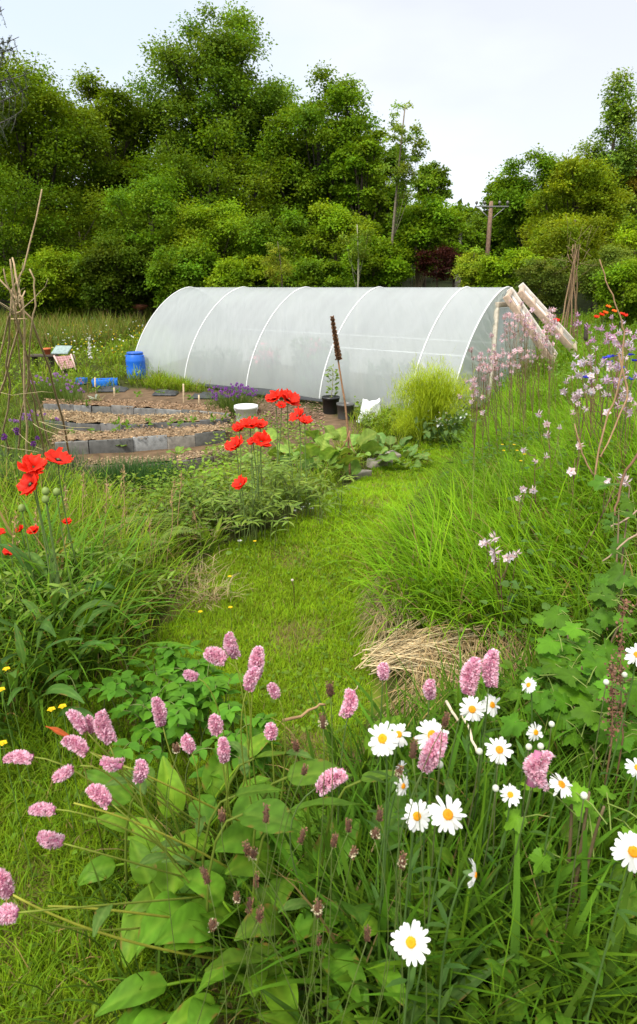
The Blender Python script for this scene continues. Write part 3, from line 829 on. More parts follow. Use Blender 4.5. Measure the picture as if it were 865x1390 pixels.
lone([(805, 645), (790, 615), (780, 575)], [3.2, 3.2, 3.2], .0045, .003, 'thin pale twig forking left of the long cane')
lone([(870, 610), (845, 650), (835, 700)], [2.8, 2.8, 2.75], .0065, .0045, 'brown dead stem leaning at the right edge above the currant bush', (.16, .09, .05))
lone([(870, 720), (836, 748), (818, 762)], [2.6, 2.6, 2.6], .004, .003, 'thin pale twig poking in from the right edge', (.34, .24, .16))
lone([(870, 690), (838, 712), (830, 716)], [2.8, 2.8, 2.8], .004, .003, 'short grey twig at the right edge below the brown stem', (.4, .28, .2))
lone([(795, 462), (796, 440)], [8.6, 8.6], .03, .026, 'dark stub post in the grass right of the tunnel end', (.05, .04, .03), 'post', .003, 'post')
lone([(384, 978), (430, 960), (440, 955)], [1.9, 1.95, 1.97], .005, .003, 'fallen brown twig lying across the mown path', (.32, .2, .1))
lone([(470, 945), (486, 930)], [2.2, 2.25], .003, .002, 'short fallen twig at the straw edge', (.4, .3, .2))
lone([(627, 955), (640, 1000), (648, 1022)], [1.95, 1.8, 1.74], .004, .0035, 'pale dead stalk hanging down before the straw heap', (.6, .5, .36))
lone([(606, 952), (622, 978)], [2.0, 1.9], .005, .004, 'short pale dead stalk left of the white daisies', (.6, .5, .36))

# dead mullein stalk
def mullein():
    f = at(476, 612, 6.4); k = at(471, 562, 6.4); s0 = at(460, 497, 6.4); tp_ = at(451, 430, 6.4)
    f[2] = min(f[2], float(gz(f[0], f[1])))
    t = thing('mullein_stalk', f, 'tall dead brown mullein stalk leaning left before the tunnel', 'dead stalk')
    P = np.concatenate([bez(f, k + [.01, 0, 0], (k + s0) / 2, 8)[:-1], bez((k + s0) / 2, s0, tp_, 12)])
    mb = MB(); tube(mb, P, .012, .007, 7, (.24, .13, .07)); mb.build('stem', M['stick'], t, True)
    mb = MB(); n = 1500; u = rng.uniform(0, 1, n); base_ = s0 + [.0, 0, .06]
    c0 = base_ * (1 - u[:, None]) + tp_ * u[:, None]; a = rng.uniform(0, 6.28, n)
    rr = .021 * (1 - .35 * u) * (1 + .25 * np.sin(u * 70))
    D = np.stack([np.cos(a), np.sin(a), rng.uniform(-.2, .6, n)], 1)
    leaves(mb, c0 + D * rr[:, None] * .55, D, unit(rng.normal(0, 1, (n, 3))), rr, rr * .9, jit((.23, .125, .065), n, .45))
    tube(mb, np.stack([base_, tp_]), .016, .012, 8, (.1, .05, .025)); mb.build('seed_spike', M['stick'], t)
    mb = MB()
    for e in ((462, 610), (484, 618), (466, 600)): tube(mb, bez(at(475, 585, 6.4), at(472, 600, 6.4), at(*e, 6.4), 5), .008, .005, 5, (.28, .15, .08))
    mb.build('side_shoot', M['stick'], t)
mullein()

# utility pole and the old double post beyond the tunnel
def upole():
    d = 34; top = at(667, 274, d); f = at(662, 345, d); g_ = gpt(f[0], f[1])
    t = thing('utility_pole', g_, 'brown wooden utility pole with a crossarm before the right hand trees', 'utility pole')
    mb = MB(); tube(mb, [[f[0], f[1], g_[2] - .2], (f + top) / 2, top], .14, .10, 10, (.21, .135, .095)); mb.build('pole', M['bark'], t, True)
    mb = MB(); ct = top + [0, -.2, -.25]; box(mb, ct, (1.8, .06, .06), None, (.2, .2, .19)); arm = mb.build('crossarm', M['wood'], t, bevel=.01)
    for o in (-.82, -.4, .4, .82):
        mb = MB(); lathe(mb, [(0.03, .06), (.03, .12), (.07, .13), (.08, .2), (.05, .26), (0, .28)], ct + [o, 0, 0], n=10, c=(.15, .14, .13)); mb.build('insulator', M['plastic'], arm, True)
    for s in (-1, 1):
        mb = MB(); tube(mb, [ct + [s * .7, .02, -.06], top + [0, -.15, -.9]], .025, n=5, c=(.25, .25, .24)); mb.build('brace', M['metal'], t)
upole()
def dpost():
    d = 30; t = None
    b = at(626, 350, d); g_ = gpt(b[0], b[1]); t = thing('twin_post', g_, 'pair of short grey weathered posts beside the purple bush', 'post')
    for a, e in (((623, 350), (625, 313)), ((628, 350), (625, 322))):
        f = at(*a, d); f[2] = g_[2]
        mb = MB(); tube(mb, [f, at(*e, d)], .13, .10, 7, (.36, .31, .26)); mb.build('post', M['bark'], t, True)
dpost()
# ------------------------------------------------------------------ trees and bushes
def crown_leaves(mb, C0, Rp, n, size, c, droop=.25, flat=.7, spread=.55):
    """leaf sprays over one puff"""
    v = unit(rng.normal(0, 1, (n, 3)))
    v[:, 2] = np.where(v[:, 2] < -.55, -v[:, 2] * .6, v[:, 2])
    rad = rng.uniform(.05, 1.0, (n, 1)) ** .5 * (1 + .22 * rng.normal(0, 1, (n, 1)))
    P = C0 + v * rad * np.array([Rp, Rp, Rp * flat])
    halo = rng.random((n, 1)) < .24
    P = np.where(halo, C0 + v * rng.uniform(.8, 1.45, (n, 1)) * Rp * np.array([1, 1, .9]), P)
    D = unit(v * np.array([1, 1, .3]) + rng.normal(0, spread, (n, 3)) + np.array([0, 0, -droop]))
    N = unit(v * .6 + np.array([0, 0, .9]) + rng.normal(0, .45, (n, 3)))
    L = size * rng.uniform(.6, 1.35, n)
    leaves(mb, P, D, N, L, L * rng.uniform(.55, .8, n), jit(c, n, .28, .12))

def make_tree(name, label, cat, cx, top, bot, wd, d, n, size, c, puffs=26, prng=(.16, .30), flat=.72, foot=None, trunk_r=.16, trunk_px=None,
              limbs=True, barkc=(.09, .07, .05), shape='round', group=None, low=.0, thick=.8, droop=.25, twigs=0, dense=1.0, lim=None):
    b = at(cx if trunk_px is None else trunk_px, bot, d)
    base = np.array([b[0], b[1], float(gz(b[0], b[1]))])
    zt = at(cx, top, d)[2]; zb = at(cx, bot, d)[2]; zb = max(zb, base[2] + low)
    cxw = at(cx, (top + bot) / 2, d)[0]
    rx = wd * d / F / 2; rz = (zt - zb) / 2; cz = (zt + zb) / 2; ry = rx * thick
    t = thing(name, base, label, cat, group)
    c = np.asarray(c, float) * np.array([2.15, 2.25, .9]); n = int(n * 2.0); size = size * .64; puffs = int(puffs * 1.7); prng = (prng[0] * .8, prng[1] * .95); flat = min(1, flat * 1.2)
    mbL = MB(); mbT = MB(); mbB = []
    pc = []
    tries = 0
    while len(pc) < puffs and tries < 4000:
        tries += 1
        v = unit(rng.normal(0, 1, 3)); r = rng.uniform(.15, 1) ** .45
        if shape == 'cone':
            h = rng.uniform(0, 1) ** .8; k = (1 - h) ** .75 * rng.uniform(.3, 1); a = rng.uniform(0, 6.28)
            p = np.array([math.cos(a) * k, math.sin(a) * k, -1 + 2 * h * .97])
        elif shape == 'dome':
            p = v * r
            if p[2] < 0: p[:2] *= 1.0 + .15 * p[2]
            else: p[2] *= 1.0
        else:
            p = v * r
        rp = rng.uniform(*prng) * min(rx, rz * 1.3)
        q = np.array([cxw + p[0] * (rx - rp * .6), base[1] + p[1] * (ry), cz + p[2] * (rz - rp * flat * .7)])
        if lim and lim(q): continue
        if any(np.linalg.norm((q - o) / np.array([1, 1, .75])) < .46 * (rp + ro) * dense ** -1 * .9 for o, ro in pc): 
            if tries < 2500: continue
        pc.append((q, rp))
    tot = sum(rp ** 2 for _, rp in pc)
    for q, rp in pc:
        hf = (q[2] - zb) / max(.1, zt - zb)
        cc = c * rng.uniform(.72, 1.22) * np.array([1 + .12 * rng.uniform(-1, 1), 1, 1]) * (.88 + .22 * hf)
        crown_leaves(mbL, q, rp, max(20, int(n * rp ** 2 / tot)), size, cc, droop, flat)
    # trunk and limbs
    lean = np.array([cxw - base[0], 0, 0])
    ttop = np.array([cxw, base[1], zb + (zt - zb) * (.9 if trunk_r < .09 else .62)])
    pts = bez(base - [0, 0, .2], base + [0, 0, (ttop[2] - base[2]) * .5] + lean * .2 + rng.normal(0, .12, 3) * [1, 1, 0], ttop, 10)
    tube(mbT, pts, trunk_r, trunk_r * .35, 8, np.array(barkc), np.array(barkc) * 1.15)
    mbT.build('trunk', M['bark'], t, True)
    if limbs:
        for q, rp in sorted(pc, key=lambda z: -z[1])[:min(len(pc), 7 if trunk_r < .09 else 26)]:
            h = np.clip((q[2] - base[2]) / (ttop[2] - base[2]) - rng.uniform(.25, .5), .18, .95)
            h = max(h, .55) if trunk_r < .09 else h; s = pts[int(h * 9)]
            mb = MB(); mid = (s + q) / 2 + np.array([0, 0, -.12 * np.linalg.norm(q - s)]) + rng.normal(0, .1, 3)
            r0 = trunk_r * (.42 - .2 * h) * (.45 if trunk_r < .1 else 1)
            tube(mbB_one := MB(), bez(s, mid, q + [0, 0, rp * .2], 7), r0, r0 * .3, 6, barkc)
            for k in range(3 + twigs):
                e = q + unit(rng.normal(0, 1, 3) + [0, 0, .3]) * rp * rng.uniform(.6, 1.05)
                tube(mbB_one, bez(q * .7 + mid * .3, q, e, 4), r0 * .3, r0 * .1, 4, barkc)
            mbB.append(mbB_one)
    if mbB:
        m_all = MB()
        for x in mbB:
            for V, C_ in zip(x.V, x.C): pass
            off = m_all.n
            m_all.V += x.V; m_all.C += x.C
            m_all.Q += [q_ + off for q_ in x.Q]; m_all.T += [t_ + off for t_ in x.T]; m_all.n += x.n
        m_all.build('limbs', M['bark'], t, True)
    mbL.build('crown', M['tree_leaf'], t)
    return t

OL = (.062, .092, .010); MG = (.058, .100, .012); YG = (.085, .125, .012); DK = (.040, .062, .010); BG = (.050, .090, .022)
W = 'broadleaved trees of the wood behind the tunnel'
make_tree('oak_tree', 'tallest oak of the wood with open crown and sky showing through its limbs', 'tree', 300, 42, 285, 235, 38, 40000, .25, (.062, .104, .020), 72, (.12, .24), .85, trunk_r=.32, barkc=(.05, .042, .035), twigs=2, thick=.7, trunk_px=318)
make_tree('oak_tree', 'oak on the right shoulder of the tallest oak, above the tunnel middle', 'tree', 432, 108, 335, 180, 36, 30000, .24, (.062, .102, .014), 54, (.13, .25), .85, trunk_r=.28, barkc=(.05, .042, .035), twigs=1, thick=.8)
make_tree('oak_tree', 'dark broad tree filling the upper left below the bare larch branches', 'tree', 50, 98, 350, 235, 33, 34000, .22, (.062, .092, .009), 54, (.14, .26), .6, trunk_r=.28, barkc=(.04, .033, .027), twigs=1)
make_tree('ash_tree', 'olive tree with small knobbly top between the dark left tree and tallest oak', 'tree', 155, 104, 330, 150, 37, 20000, .24, (.062, .088, .010), 36, (.15, .28), .7, trunk_r=.22)
make_tree('oak_tree', 'dense tree under the tallest oak, its crown hiding the trunk', 'tree', 290, 185, 370, 220, 34, 20000, .22, (.052, .080, .008), 46, (.14, .26), .6, trunk_r=.25, barkc=(.04, .035, .03))
make_tree('ash_tree', 'rounded green tree left of the slender pale sapling', 'tree', 490, 165, 340, 80, 33, 9000, .23, (.066, .108, .012), 26, (.2, .34), .7, trunk_r=.18)
B = 'bushes along the front edge of the wood'
bl = [(20, 225, 445, 190, 30, MG, 'bush at the far left edge of the wood behind the bean wigwam'),
      (120, 245, 440, 170, 31, OL, 'olive bush behind the covered chair at the wood edge'),
      (215, 225, 432, 160, 29, MG, 'tall bush above the rusty fire bowl'),
      (70, 330, 445, 130, 27.5, YG, 'low yellow green bush just above the covered chair'),
      (165, 320, 440, 110, 27, DK, 'dark shaded bush left of the rusty fire bowl'),
      (300, 270, 430, 150, 28, YG, 'bush above the left end of the tunnel ridge'),
      (385, 285, 430, 140, 27, MG, 'bush above the second and third tunnel hoops'),
      (455, 275, 430, 130, 27, YG, 'bush above the middle of the tunnel ridge'),
      (505, 310, 430, 100, 25.5, (.08, .13, .012), 'bright bush just left of the slender sapling trunk'),
      (255, 335, 430, 120, 26, MG, 'low bush at the tunnel left end top'),
      (335, 345, 430, 110, 25, YG, 'low bush left of the tan dead shrub'),
      (425, 350, 430, 110, 24.5, MG, 'low bush right of the tan dead shrub')]
for cx, tp_, bt, wd, d, c, lab in bl:
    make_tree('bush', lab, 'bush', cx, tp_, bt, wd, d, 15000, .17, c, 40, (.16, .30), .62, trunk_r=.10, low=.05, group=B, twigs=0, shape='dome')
make_tree('bush', 'small tan half dead shrub standing just behind the tunnel ridge', 'shrub', 378, 322, 392, 46, 21, 1500, .09, (.105, .12, .028), 16, (.2, .4), .9, trunk_r=.035, low=.8)
# slender sapling with sparse crown, leaning right
t = make_tree('sapling', 'slender tall sapling with thin pale trunk and sparse crown against the sky', 'tree', 545, 142, 285, 64, 24, 2400, .14, (.10, .14, .045), 26, (.14, .3), .6, trunk_px=528, trunk_r=.07, barkc=(.17, .14, .10), thick=1.0, low=2.5, dense=.9)
t = make_tree('sapling', 'second thin sapling hidden among bushes left of the slender tall one', 'tree', 484, 300, 360, 45, 23, 900, .13, (.085, .12, .03), 14, (.2, .34), .7, trunk_r=.04, barkc=(.3, .28, .2), low=1.5)
make_tree('ash_tree', 'narrow leafy tree with a ragged top right of the slender sapling', 'tree', 583, 222, 290, 52, 27, 3200, .2, (.075, .12, .022), 18, (.22, .4), .75, trunk_r=.1, low=3)
make_tree('maple_tree', 'round mid green tree with visible pale trunk behind the tunnel right half', 'tree', 575, 268, 372, 108, 26, 14000, .18, (.070, .115, .012), 36, (.18, .32), .62, trunk_px=566, trunk_r=.11, barkc=(.25, .2, .13), low=.6)
make_tree('bush', 'dark purple leaved bush behind the tunnel right half', 'bush', 592, 332, 385, 66, 24.6, 2600, .12, (.024, .007, .014), 24, (.18, .3), .55, trunk_r=.05, low=.2)
make_tree('ash_tree', 'tree in the gap left of the utility pole', 'tree', 618, 280, 380, 66, 31, 9000, .18, (.068, .112, .012), 26, (.18, .32), .65, trunk_r=.12, low=.2)
make_tree('bush', 'pale feathery bush right of the purple one', 'bush', 640, 335, 405, 60, 23, 5000, .11, (.12, .16, .03), 24, (.18, .32), 1.1, trunk_r=.05, low=.1)
make_tree('bush', 'yellow green bush below the utility pole', 'bush', 695, 338, 410, 95, 22, 11000, .13, (.088, .135, .012), 32, (.18, .32), .62, trunk_r=.06, low=.1)
# right hand group
make_tree('ash_tree', 'tree with rounded crown just right of the utility pole', 'tree', 722, 212, 350, 140, 37, 16000, .23, (.062, .105, .012), 38, (.16, .28), .62, trunk_r=.2, low=.5)
make_tree('poplar_tree', 'tall pointed tree at right rising above all its neighbours', 'tree', 815, 112, 335, 135, 32, 12000, .2, (.085, .130, .040), 44, (.15, .27), .85, shape='cone', trunk_r=.16, low=.5, thick=.7)
make_tree('ash_tree', 'broad yellow green tree below the pointed one', 'tree', 775, 215, 370, 150, 30, 18000, .19, (.088, .115, .012), 42, (.15, .27), .62, trunk_r=.16, low=.4)
make_tree('ash_tree', 'tree at the right edge with reddish young leaves', 'tree', 872, 205, 350, 80, 32, 8000, .2, (.105, .085, .022), 26, (.18, .3), .7, trunk_r=.15, barkc=(.12, .08, .06), low=.4)
make_tree('bush', 'olive willow bush behind the far wigwam', 'bush', 770, 290, 400, 130, 23, 13000, .13, (.092, .115, .012), 34, (.16, .3), .8, trunk_r=.08, low=.2, twigs=3)
make_tree('bush', 'dark grey green bush right of the leaning frames', 'bush', 733, 345, 432, 80, 18.5, 9000, .085, (.055, .072, .026), 30, (.18, .3), .8, trunk_r=.05, low=.05)
make_tree('bush', 'grey green bush beyond the far wigwam at right', 'bush', 820, 335, 425, 90, 19, 9000, .09, (.068, .092, .030), 30, (.18, .3), .8, trunk_r=.05, low=.05)
make_tree('bush', 'leafy hazel bush at the right edge beyond the poppies', 'bush', 845, 350, 445, 95, 15, 7000, .10, (.075, .12, .012), 30, (.18, .32), .7, trunk_r=.04, low=.05, twigs=2)
make_tree('bush', 'yellow green bush at the right edge behind the hazel', 'bush', 875, 280, 410, 110, 24, 11000, .14, (.10, .14, .012), 32, (.18, .3), .65, trunk_r=.06, low=.2)
for cx, tp_, bt, wd, d, c, lab in [(20, 150, 420, 190, 42, OL, 'tree deep in the wood behind the dark left tree'), (130, 165, 420, 190, 43, DK, 'tree deep in the wood behind the olive tree'), (230, 170, 420, 190, 44, MG, 'tree deep in the wood below the tallest oak, to its left'),
                               (345, 195, 420, 200, 43, DK, 'tree deep in the wood below the tallest oak, to its right'), (440, 185, 420, 180, 42, OL, 'tree deep in the wood behind the rounded green tree'), (515, 205, 420, 90, 40, MG, 'tree deep in the wood behind the slender sapling'),
                               (680, 245, 420, 90, 44, MG, 'tree behind the utility pole'), (760, 225, 420, 140, 42, OL, 'tree behind the broad yellow green one at right'), (850, 215, 420, 140, 41, MG, 'tree behind the reddish one at the right edge')]:
    make_tree('ash_tree', lab, 'tree', cx, tp_, bt, wd, d, 15000, .30, c, 44, (.16, .30), .75, trunk_r=.2, low=.3, group='trees deep in the wood')
# beyond the frame, seen a step to the side
make_tree('oak_tree', 'tree of the wood beyond the left edge', 'tree', -160, 80, 400, 230, 33, 12000, .30, OL, 34, (.18, .3), .6, trunk_r=.25)
# larch reaching in at the top left: trunk outside, drooping branches
def larch():
    d = 24; b = at(-55, 400, d); base = gpt(b[0], b[1]); zt = at(-55, -90, d)[2]
    t = thing('larch_tree', base, 'bare looking larch whose drooping twigs reach in at the top left corner', 'tree')
    mb = MB(); tube(mb, [base, [base[0], base[1], zt * .6], [base[0] + .1, base[1], zt]], .22, .05, 8, (.1, .08, .07)); mb.build('trunk', M['bark'], t, True)
    mbb = MB(); mbl = MB()
    def branch(s, e):
        p = bez(s, (np.asarray(s) + e) / 2 + [0, 0, -.35], e, 12); tube(mbb, p, .045, .01, 5, (.10, .09, .085))
        for k in range(30):
            f = rng.uniform(.15, 1); q = p[int(f * 11)]; L = rng.uniform(.2, .75); e2 = q + np.array([rng.normal(0, .16), rng.normal(0, .25), -L if rng.random() < .75 else L * .4])
            tube(mbb, bez(q, (q + e2) / 2 + [.05, 0, 0], e2, 4), .010, .004, 4, (.09, .085, .08))
            m_ = 26; u = rng.uniform(0, 1, (m_, 1)); P = q * (1 - u) + e2 * u
            leaves(mbl, P, unit(rng.normal(0, 1, (m_, 3)) + [0, 0, -.3]), unit(rng.normal(0, 1, (m_, 3))), rng.uniform(.05, .11, m_), .022, jit((.06, .085, .045), m_, .3))
    for sy, ex, ey in [(20, 6, 12), (60, 26, 50), (75, 24, 62), (110, 42, 98), (120, 20, 100), (150, 38, 118), (180, 30, 150), (40, -20, 30), (200, -10, 190)]:
        s = at(-55, sy, d) ; branch(s, at(ex, ey, d + rng.uniform(-1, .5)))
    mbb.build('branches', M['bark'], t); mbl.build('needles', M['tree_leaf'], t)
larch()
# hill wood beyond the trees: one mass
n = 30000
x = rng.uniform(-60, 75, n); y = rng.uniform(44, 100, n); z = gz(x, y)
hh = 1.4 + 1.2 * np.sin(x * .45 + y * .3) * np.sin(y * .37 - x * .2) + .7 * np.sin(x * 1.3) * np.sin(y * 1.1)
P = np.stack([x, y, z + np.maximum(.1, hh) * rng.uniform(.3, 1.1, n)], 1)
mb = MB(); L = rng.uniform(.5, 1.1, n)
leaves(mb, P, unit(rng.normal(0, 1, (n, 3)) + [0, -.4, 0]), unit(rng.normal(0, .7, (n, 3)) + [0, -.6, .9]), L, L * .75, jit((.085, .14, .020), n, .35))
tag(mb.build('far_woodland', M['tree_leaf']), 'far wooded hillside filling the gap between the trees', 'woodland', kind='stuff')
# ------------------------------------------------------------------ grass and ground cover
def scatter(poly, n):
    p = np.array(poly); lo = p.min(0); hi = p.max(0); out = np.zeros((0, 2))
    while len(out) < n:
        q = rng.uniform(lo, hi, (n * 2, 2)); q = q[poly_in(poly, q[:, 0], q[:, 1])]; out = np.concatenate([out, q])
    return out[:n]
def onground(q): return np.concatenate([q, gz(q[:, 0], q[:, 1])[:, None]], 1)
def patchy(q, s=2.2):
    return .5 + .25 * np.sin(q[:, 0] * s * 1.7 + 1.1 * np.sin(q[:, 1] * s)) + .25 * np.sin(q[:, 1] * s * 1.3 + 1.4 * np.sin(q[:, 0] * s * .8 + 2))
UP = np.array([0, 0, 1.0])

# mown path: density falls off with distance
mb = MB()
for poly, n, L0, L1, W0 in [(PATH, 95000, .022, .060, .0045)]:
    pw = np.array(poly)
    q = scatter(poly, n * 3)
    keep = rng.random(len(q)) < np.clip((2.4 / np.maximum(1.0, q[:, 1])) ** 1.0, .25, 1)
    q = q[keep][:int(n * 1.3)]
    q = q[(patchy(q + 7, 5.5) < .78) | (rng.random(len(q)) < .45)]
    P = onground(q); m_ = len(q); k = patchy(q)[:, None]; k2 = patchy(q + 7, 5.5)[:, None]
    cb = jit((.19, .25, .014), m_, .25); ct = jit((.26, .46, .011), m_, .28, .2) * (.78 + .4 * k)
    dry = rng.random(m_) < .05 + .18 * (k2[:, 0] > .78)
    ct[dry] = jit((.30, .25, .09), dry.sum(), .25); cb[dry] = jit((.22, .18, .07), dry.sum(), .25)
    far = np.clip(q[:, 1] / 3.0, .8, 2.4)
    blades(mb, P, rng.uniform(L0, L1, m_) * (.7 + .6 * k2[:, 0]), W0 * far * rng.uniform(.6, 1.3, m_), rng.uniform(0, 6.28, m_), rng.uniform(.1, .9, m_), rng.uniform(.1, 1.0, m_), cb, ct, 2)
tag(mb.build('lawn_grass', M['grass']), 'short mown grass covering the path', 'grass', kind='stuff')
# clover and other small broad leaves in the turf
q = scatter(PATH, 9000); q = q[rng.random(len(q)) < np.clip(patchy(q + 3, 4) * 1.3 - .35, .05, 1)]; m_ = len(q)
P = onground(q) + np.stack([np.zeros(m_), np.zeros(m_), rng.uniform(.01, .035, m_)], 1); az = rng.uniform(0, 6.28, m_)
mb = MB(); leaves(mb, P, np.stack([np.cos(az), np.sin(az), rng.uniform(-.1, .5, m_)], 1), unit(rng.normal(0, .3, (m_, 3)) + UP), rng.uniform(.014, .034, m_), rng.uniform(.012, .022, m_), jit((.12, .21, .018), m_, .3))
tag(mb.build('turf_clover', M['leaf']), 'clover and small leaved weeds in the mown path', 'clover', kind='stuff')

def tallgrass(name, poly, n, Lr, Wr, label, cb=(.08, .135, .010), ct=(.22, .43, .012), bend=(.5, 2.0), dry=.05, segs=5, clump=.08, az0=None, per=9):
    nc = max(1, n // per); c = scatter(poly, nc)
    q = np.repeat(c, per, 0) + rng.normal(0, clump, (nc * per, 2)); P = onground(q); m_ = len(q)
    az = rng.uniform(0, 6.28, m_) if az0 is None else az0 + rng.normal(0, 1.0, m_)
    k = patchy(q, 1.8)
    C0 = jit(cb, m_, .25); C1 = jit(ct, m_, .28, .18) * (.8 + .4 * k[:, None])
    dd = rng.random(m_) < dry
    C1[dd] = jit((.34, .24, .09), dd.sum(), .3); C0[dd] = jit((.2, .15, .06), dd.sum(), .3)
    mb = MB(); blades(mb, P, rng.uniform(*Lr, m_) * (.75 + .5 * k), rng.uniform(*Wr, m_), az, rng.uniform(.02, .45, m_), rng.uniform(*bend, m_), C0, C1, segs)
    return tag(mb.build(name, M['grass']), label, 'grass', kind='stuff')
BANK = wpoly([(548, 880), (535, 800), (590, 710), (640, 640), (680, 580), (760, 540), (900, 540), (1000, 640), (960, 880), (760, 890), (640, 880)])
tallgrass('bank_grass', BANK, 27000, (.18, .56), (.005, .0125), 'tall arching grass on the bank right of the path', az0=math.pi * .95)
BANKF = wpoly([(640, 620), (670, 540), (760, 470), (900, 450), (980, 560), (700, 620)])
tallgrass('bank_grass', BANKF, 12000, (.25, .6), (.006, .012), 'tall grass on the far part of the right bank', bend=(.4, 1.4))
tallgrass('bank_grass', BANK, 420, (.45, .72), (.0025, .004), 'thin flowering grass stalks over the right bank', cb=(.12, .17, .03), ct=(.36, .30, .14), bend=(.1, .5), per=3)
FAR = wpoly([(640, 520), (700, 470), (790, 440), (900, 425), (990, 520), (760, 560)])
tallgrass('bank_grass', FAR, 9000, (.3, .7), (.012, .022), 'tall grass beyond the columbines beside the leaning frames', ct=(.18, .30, .014), bend=(.3, 1.2), segs=4)
LEFTA = wpoly([(-260, 960), (-120, 700), (0, 660), (120, 680), (225, 740), (235, 800), (190, 880), (90, 950), (0, 985), (-150, 1010)])
tallgrass('verge_grass', LEFTA, 12500, (.14, .46), (.004, .010), 'tall rough grass left of the path', ct=(.23, .36, .016), dry=.13)
LEFTB = wpoly([(-260, 660), (0, 650), (60, 650), (330, 680), (325, 700), (260, 750), (170, 760), (-200, 720)])
tallgrass('verge_grass', LEFTB, 9000, (.05, .20), (.004, .009), 'grass and weeds before the onion row', ct=(.18, .28, .02), dry=.12)
REED = wpoly([(-160, 930), (-60, 800), (60, 790), (150, 860), (140, 940), (20, 980)])
tallgrass('broad_grass', REED, 1000, (.35, .65), (.013, .022), 'broad bladed dark grass at the left edge', cb=(.04, .07, .012), ct=(.12, .26, .016), bend=(.8, 2.3), dry=.02, segs=7, per=6)
MID = wpoly([(225, 800), (250, 745), (300, 712), (400, 690), (440, 668), (330, 660), (200, 700)])
tallgrass('verge_grass', MID, 4500, (.10, .35), (.004, .008), 'tussocks of grass beside the bed near the path', ct=(.23, .34, .016), dry=.1)
EDGE = wpoly([(400, 690), (470, 650), (560, 585), (600, 560), (560, 560), (470, 600), (380, 660)])
tallgrass('verge_grass', EDGE, 3500, (.06, .2), (.006, .010), 'grass fringe between rhubarb and path', ct=(.25, .38, .015), dry=.06, segs=3)
# wider verges at either side, seen a step to the side
tallgrass('verge_grass', [(-4.5, -.6), (-4.5, 3.2), (-2.2, 2.6), (-1.25, 1.35), (-.9, .5), (-.6, -.3)], 9000, (.08, .3), (.004, .009), 'rough grass of the left verge beyond the mown path', ct=(.19, .31, .014), dry=.1, segs=3)
tallgrass('verge_grass', [(.9, .3), (3.6, .3), (5.0, 6.0), (3.4, 6.0), (1.6, 1.6)], 7000, (.15, .45), (.005, .010), 'rough grass on the outer right bank', ct=(.20, .34, .014), dry=.08, segs=4)
# meadow behind the beds
GAPL = wpoly([(-260, 680), (-260, 545), (30, 550), (62, 575), (75, 640), (0, 665)])
tallgrass('verge_grass', GAPL, 7000, (.12, .4), (.006, .011), 'grass and herbs around the foot of the bean wigwam', ct=(.19, .29, .03), dry=.1, segs=4)
MEAD = wpoly([(-120, 560), (-80, 470), (0, 436), (190, 428), (230, 450), (245, 520), (160, 527), (60, 545)])
tallgrass('meadow_grass', MEAD, 16000, (.12, .42), (.010, .022), 'meadow grass behind the beds up to the wood', cb=(.07, .095, .014), ct=(.26, .40, .014), bend=(.2, 1.2), segs=3)
MB2 = wpoly([(-60, 480), (-60, 437), (60, 434), (205, 430), (215, 450), (120, 480)])
tallgrass('meadow_grass', MB2, 9000, (.45, .95), (.016, .03), 'tall brownish herbs at the foot of the wood', cb=(.06, .08, .02), ct=(.19, .26, .035), bend=(.1, .8), dry=.18, segs=3)
WB = wpoly([(190, 525), (245, 512), (262, 530), (300, 537), (230, 531)])
tallgrass('meadow_grass', WB, 1800, (.12, .4), (.008, .014), 'grass at the foot of the tunnel left end', ct=(.26, .37, .016), segs=3)
TUNG = wpoly([(480, 565), (560, 560), (640, 540), (640, 580), (580, 590), (490, 590)])
tallgrass('verge_grass', TUNG, 3000, (.1, .35), (.006, .012), 'fresh grass between the sack and the feathery clump', ct=(.28, .40, .016), segs=3)
# the dark sward under the flowers at the bottom
LOW = wpoly([(500, 1080), (600, 1010), (720, 960), (780, 890), (960, 890), (1000, 1400), (420, 1420), (430, 1250)])
LOWL = wpoly([(330, 1080), (500, 1080), (430, 1250), (420, 1420), (200, 1420), (190, 1200)])
tallgrass('border_grass', LOWL, 900, (.12, .34), (.004, .008), 'sparse grass blades among the bistort leaves', cb=(.03, .05, .008), ct=(.10, .2, .012), segs=5)
tallgrass('border_grass', LOW, 5200, (.16, .46), (.005, .010), 'dark grass blades among the foreground flowers', cb=(.03, .05, .008), ct=(.11, .23, .010), bend=(.3, 1.5), dry=.03, segs=5)
LOW2 = wpoly([(480, 1120), (600, 1060), (760, 1080), (800, 1390), (420, 1400)])
tallgrass('border_grass', LOW2, 420, (.30, .52), (.014, .024), 'long strap leaves below the white daisies', cb=(.03, .06, .012), ct=(.10, .22, .012), bend=(.2, 1.1), dry=0, segs=7, per=6)
WEED = wpoly([(-260, 1390), (-120, 1060), (40, 960), (170, 905), (210, 960), (200, 1160), (210, 1390)])
tallgrass('lawn_grass', WEED, 5200, (.06, .16), (.003, .006), 'longer ragged turf at the lower left', ct=(.22, .37, .012), bend=(.4, 1.8), segs=3)
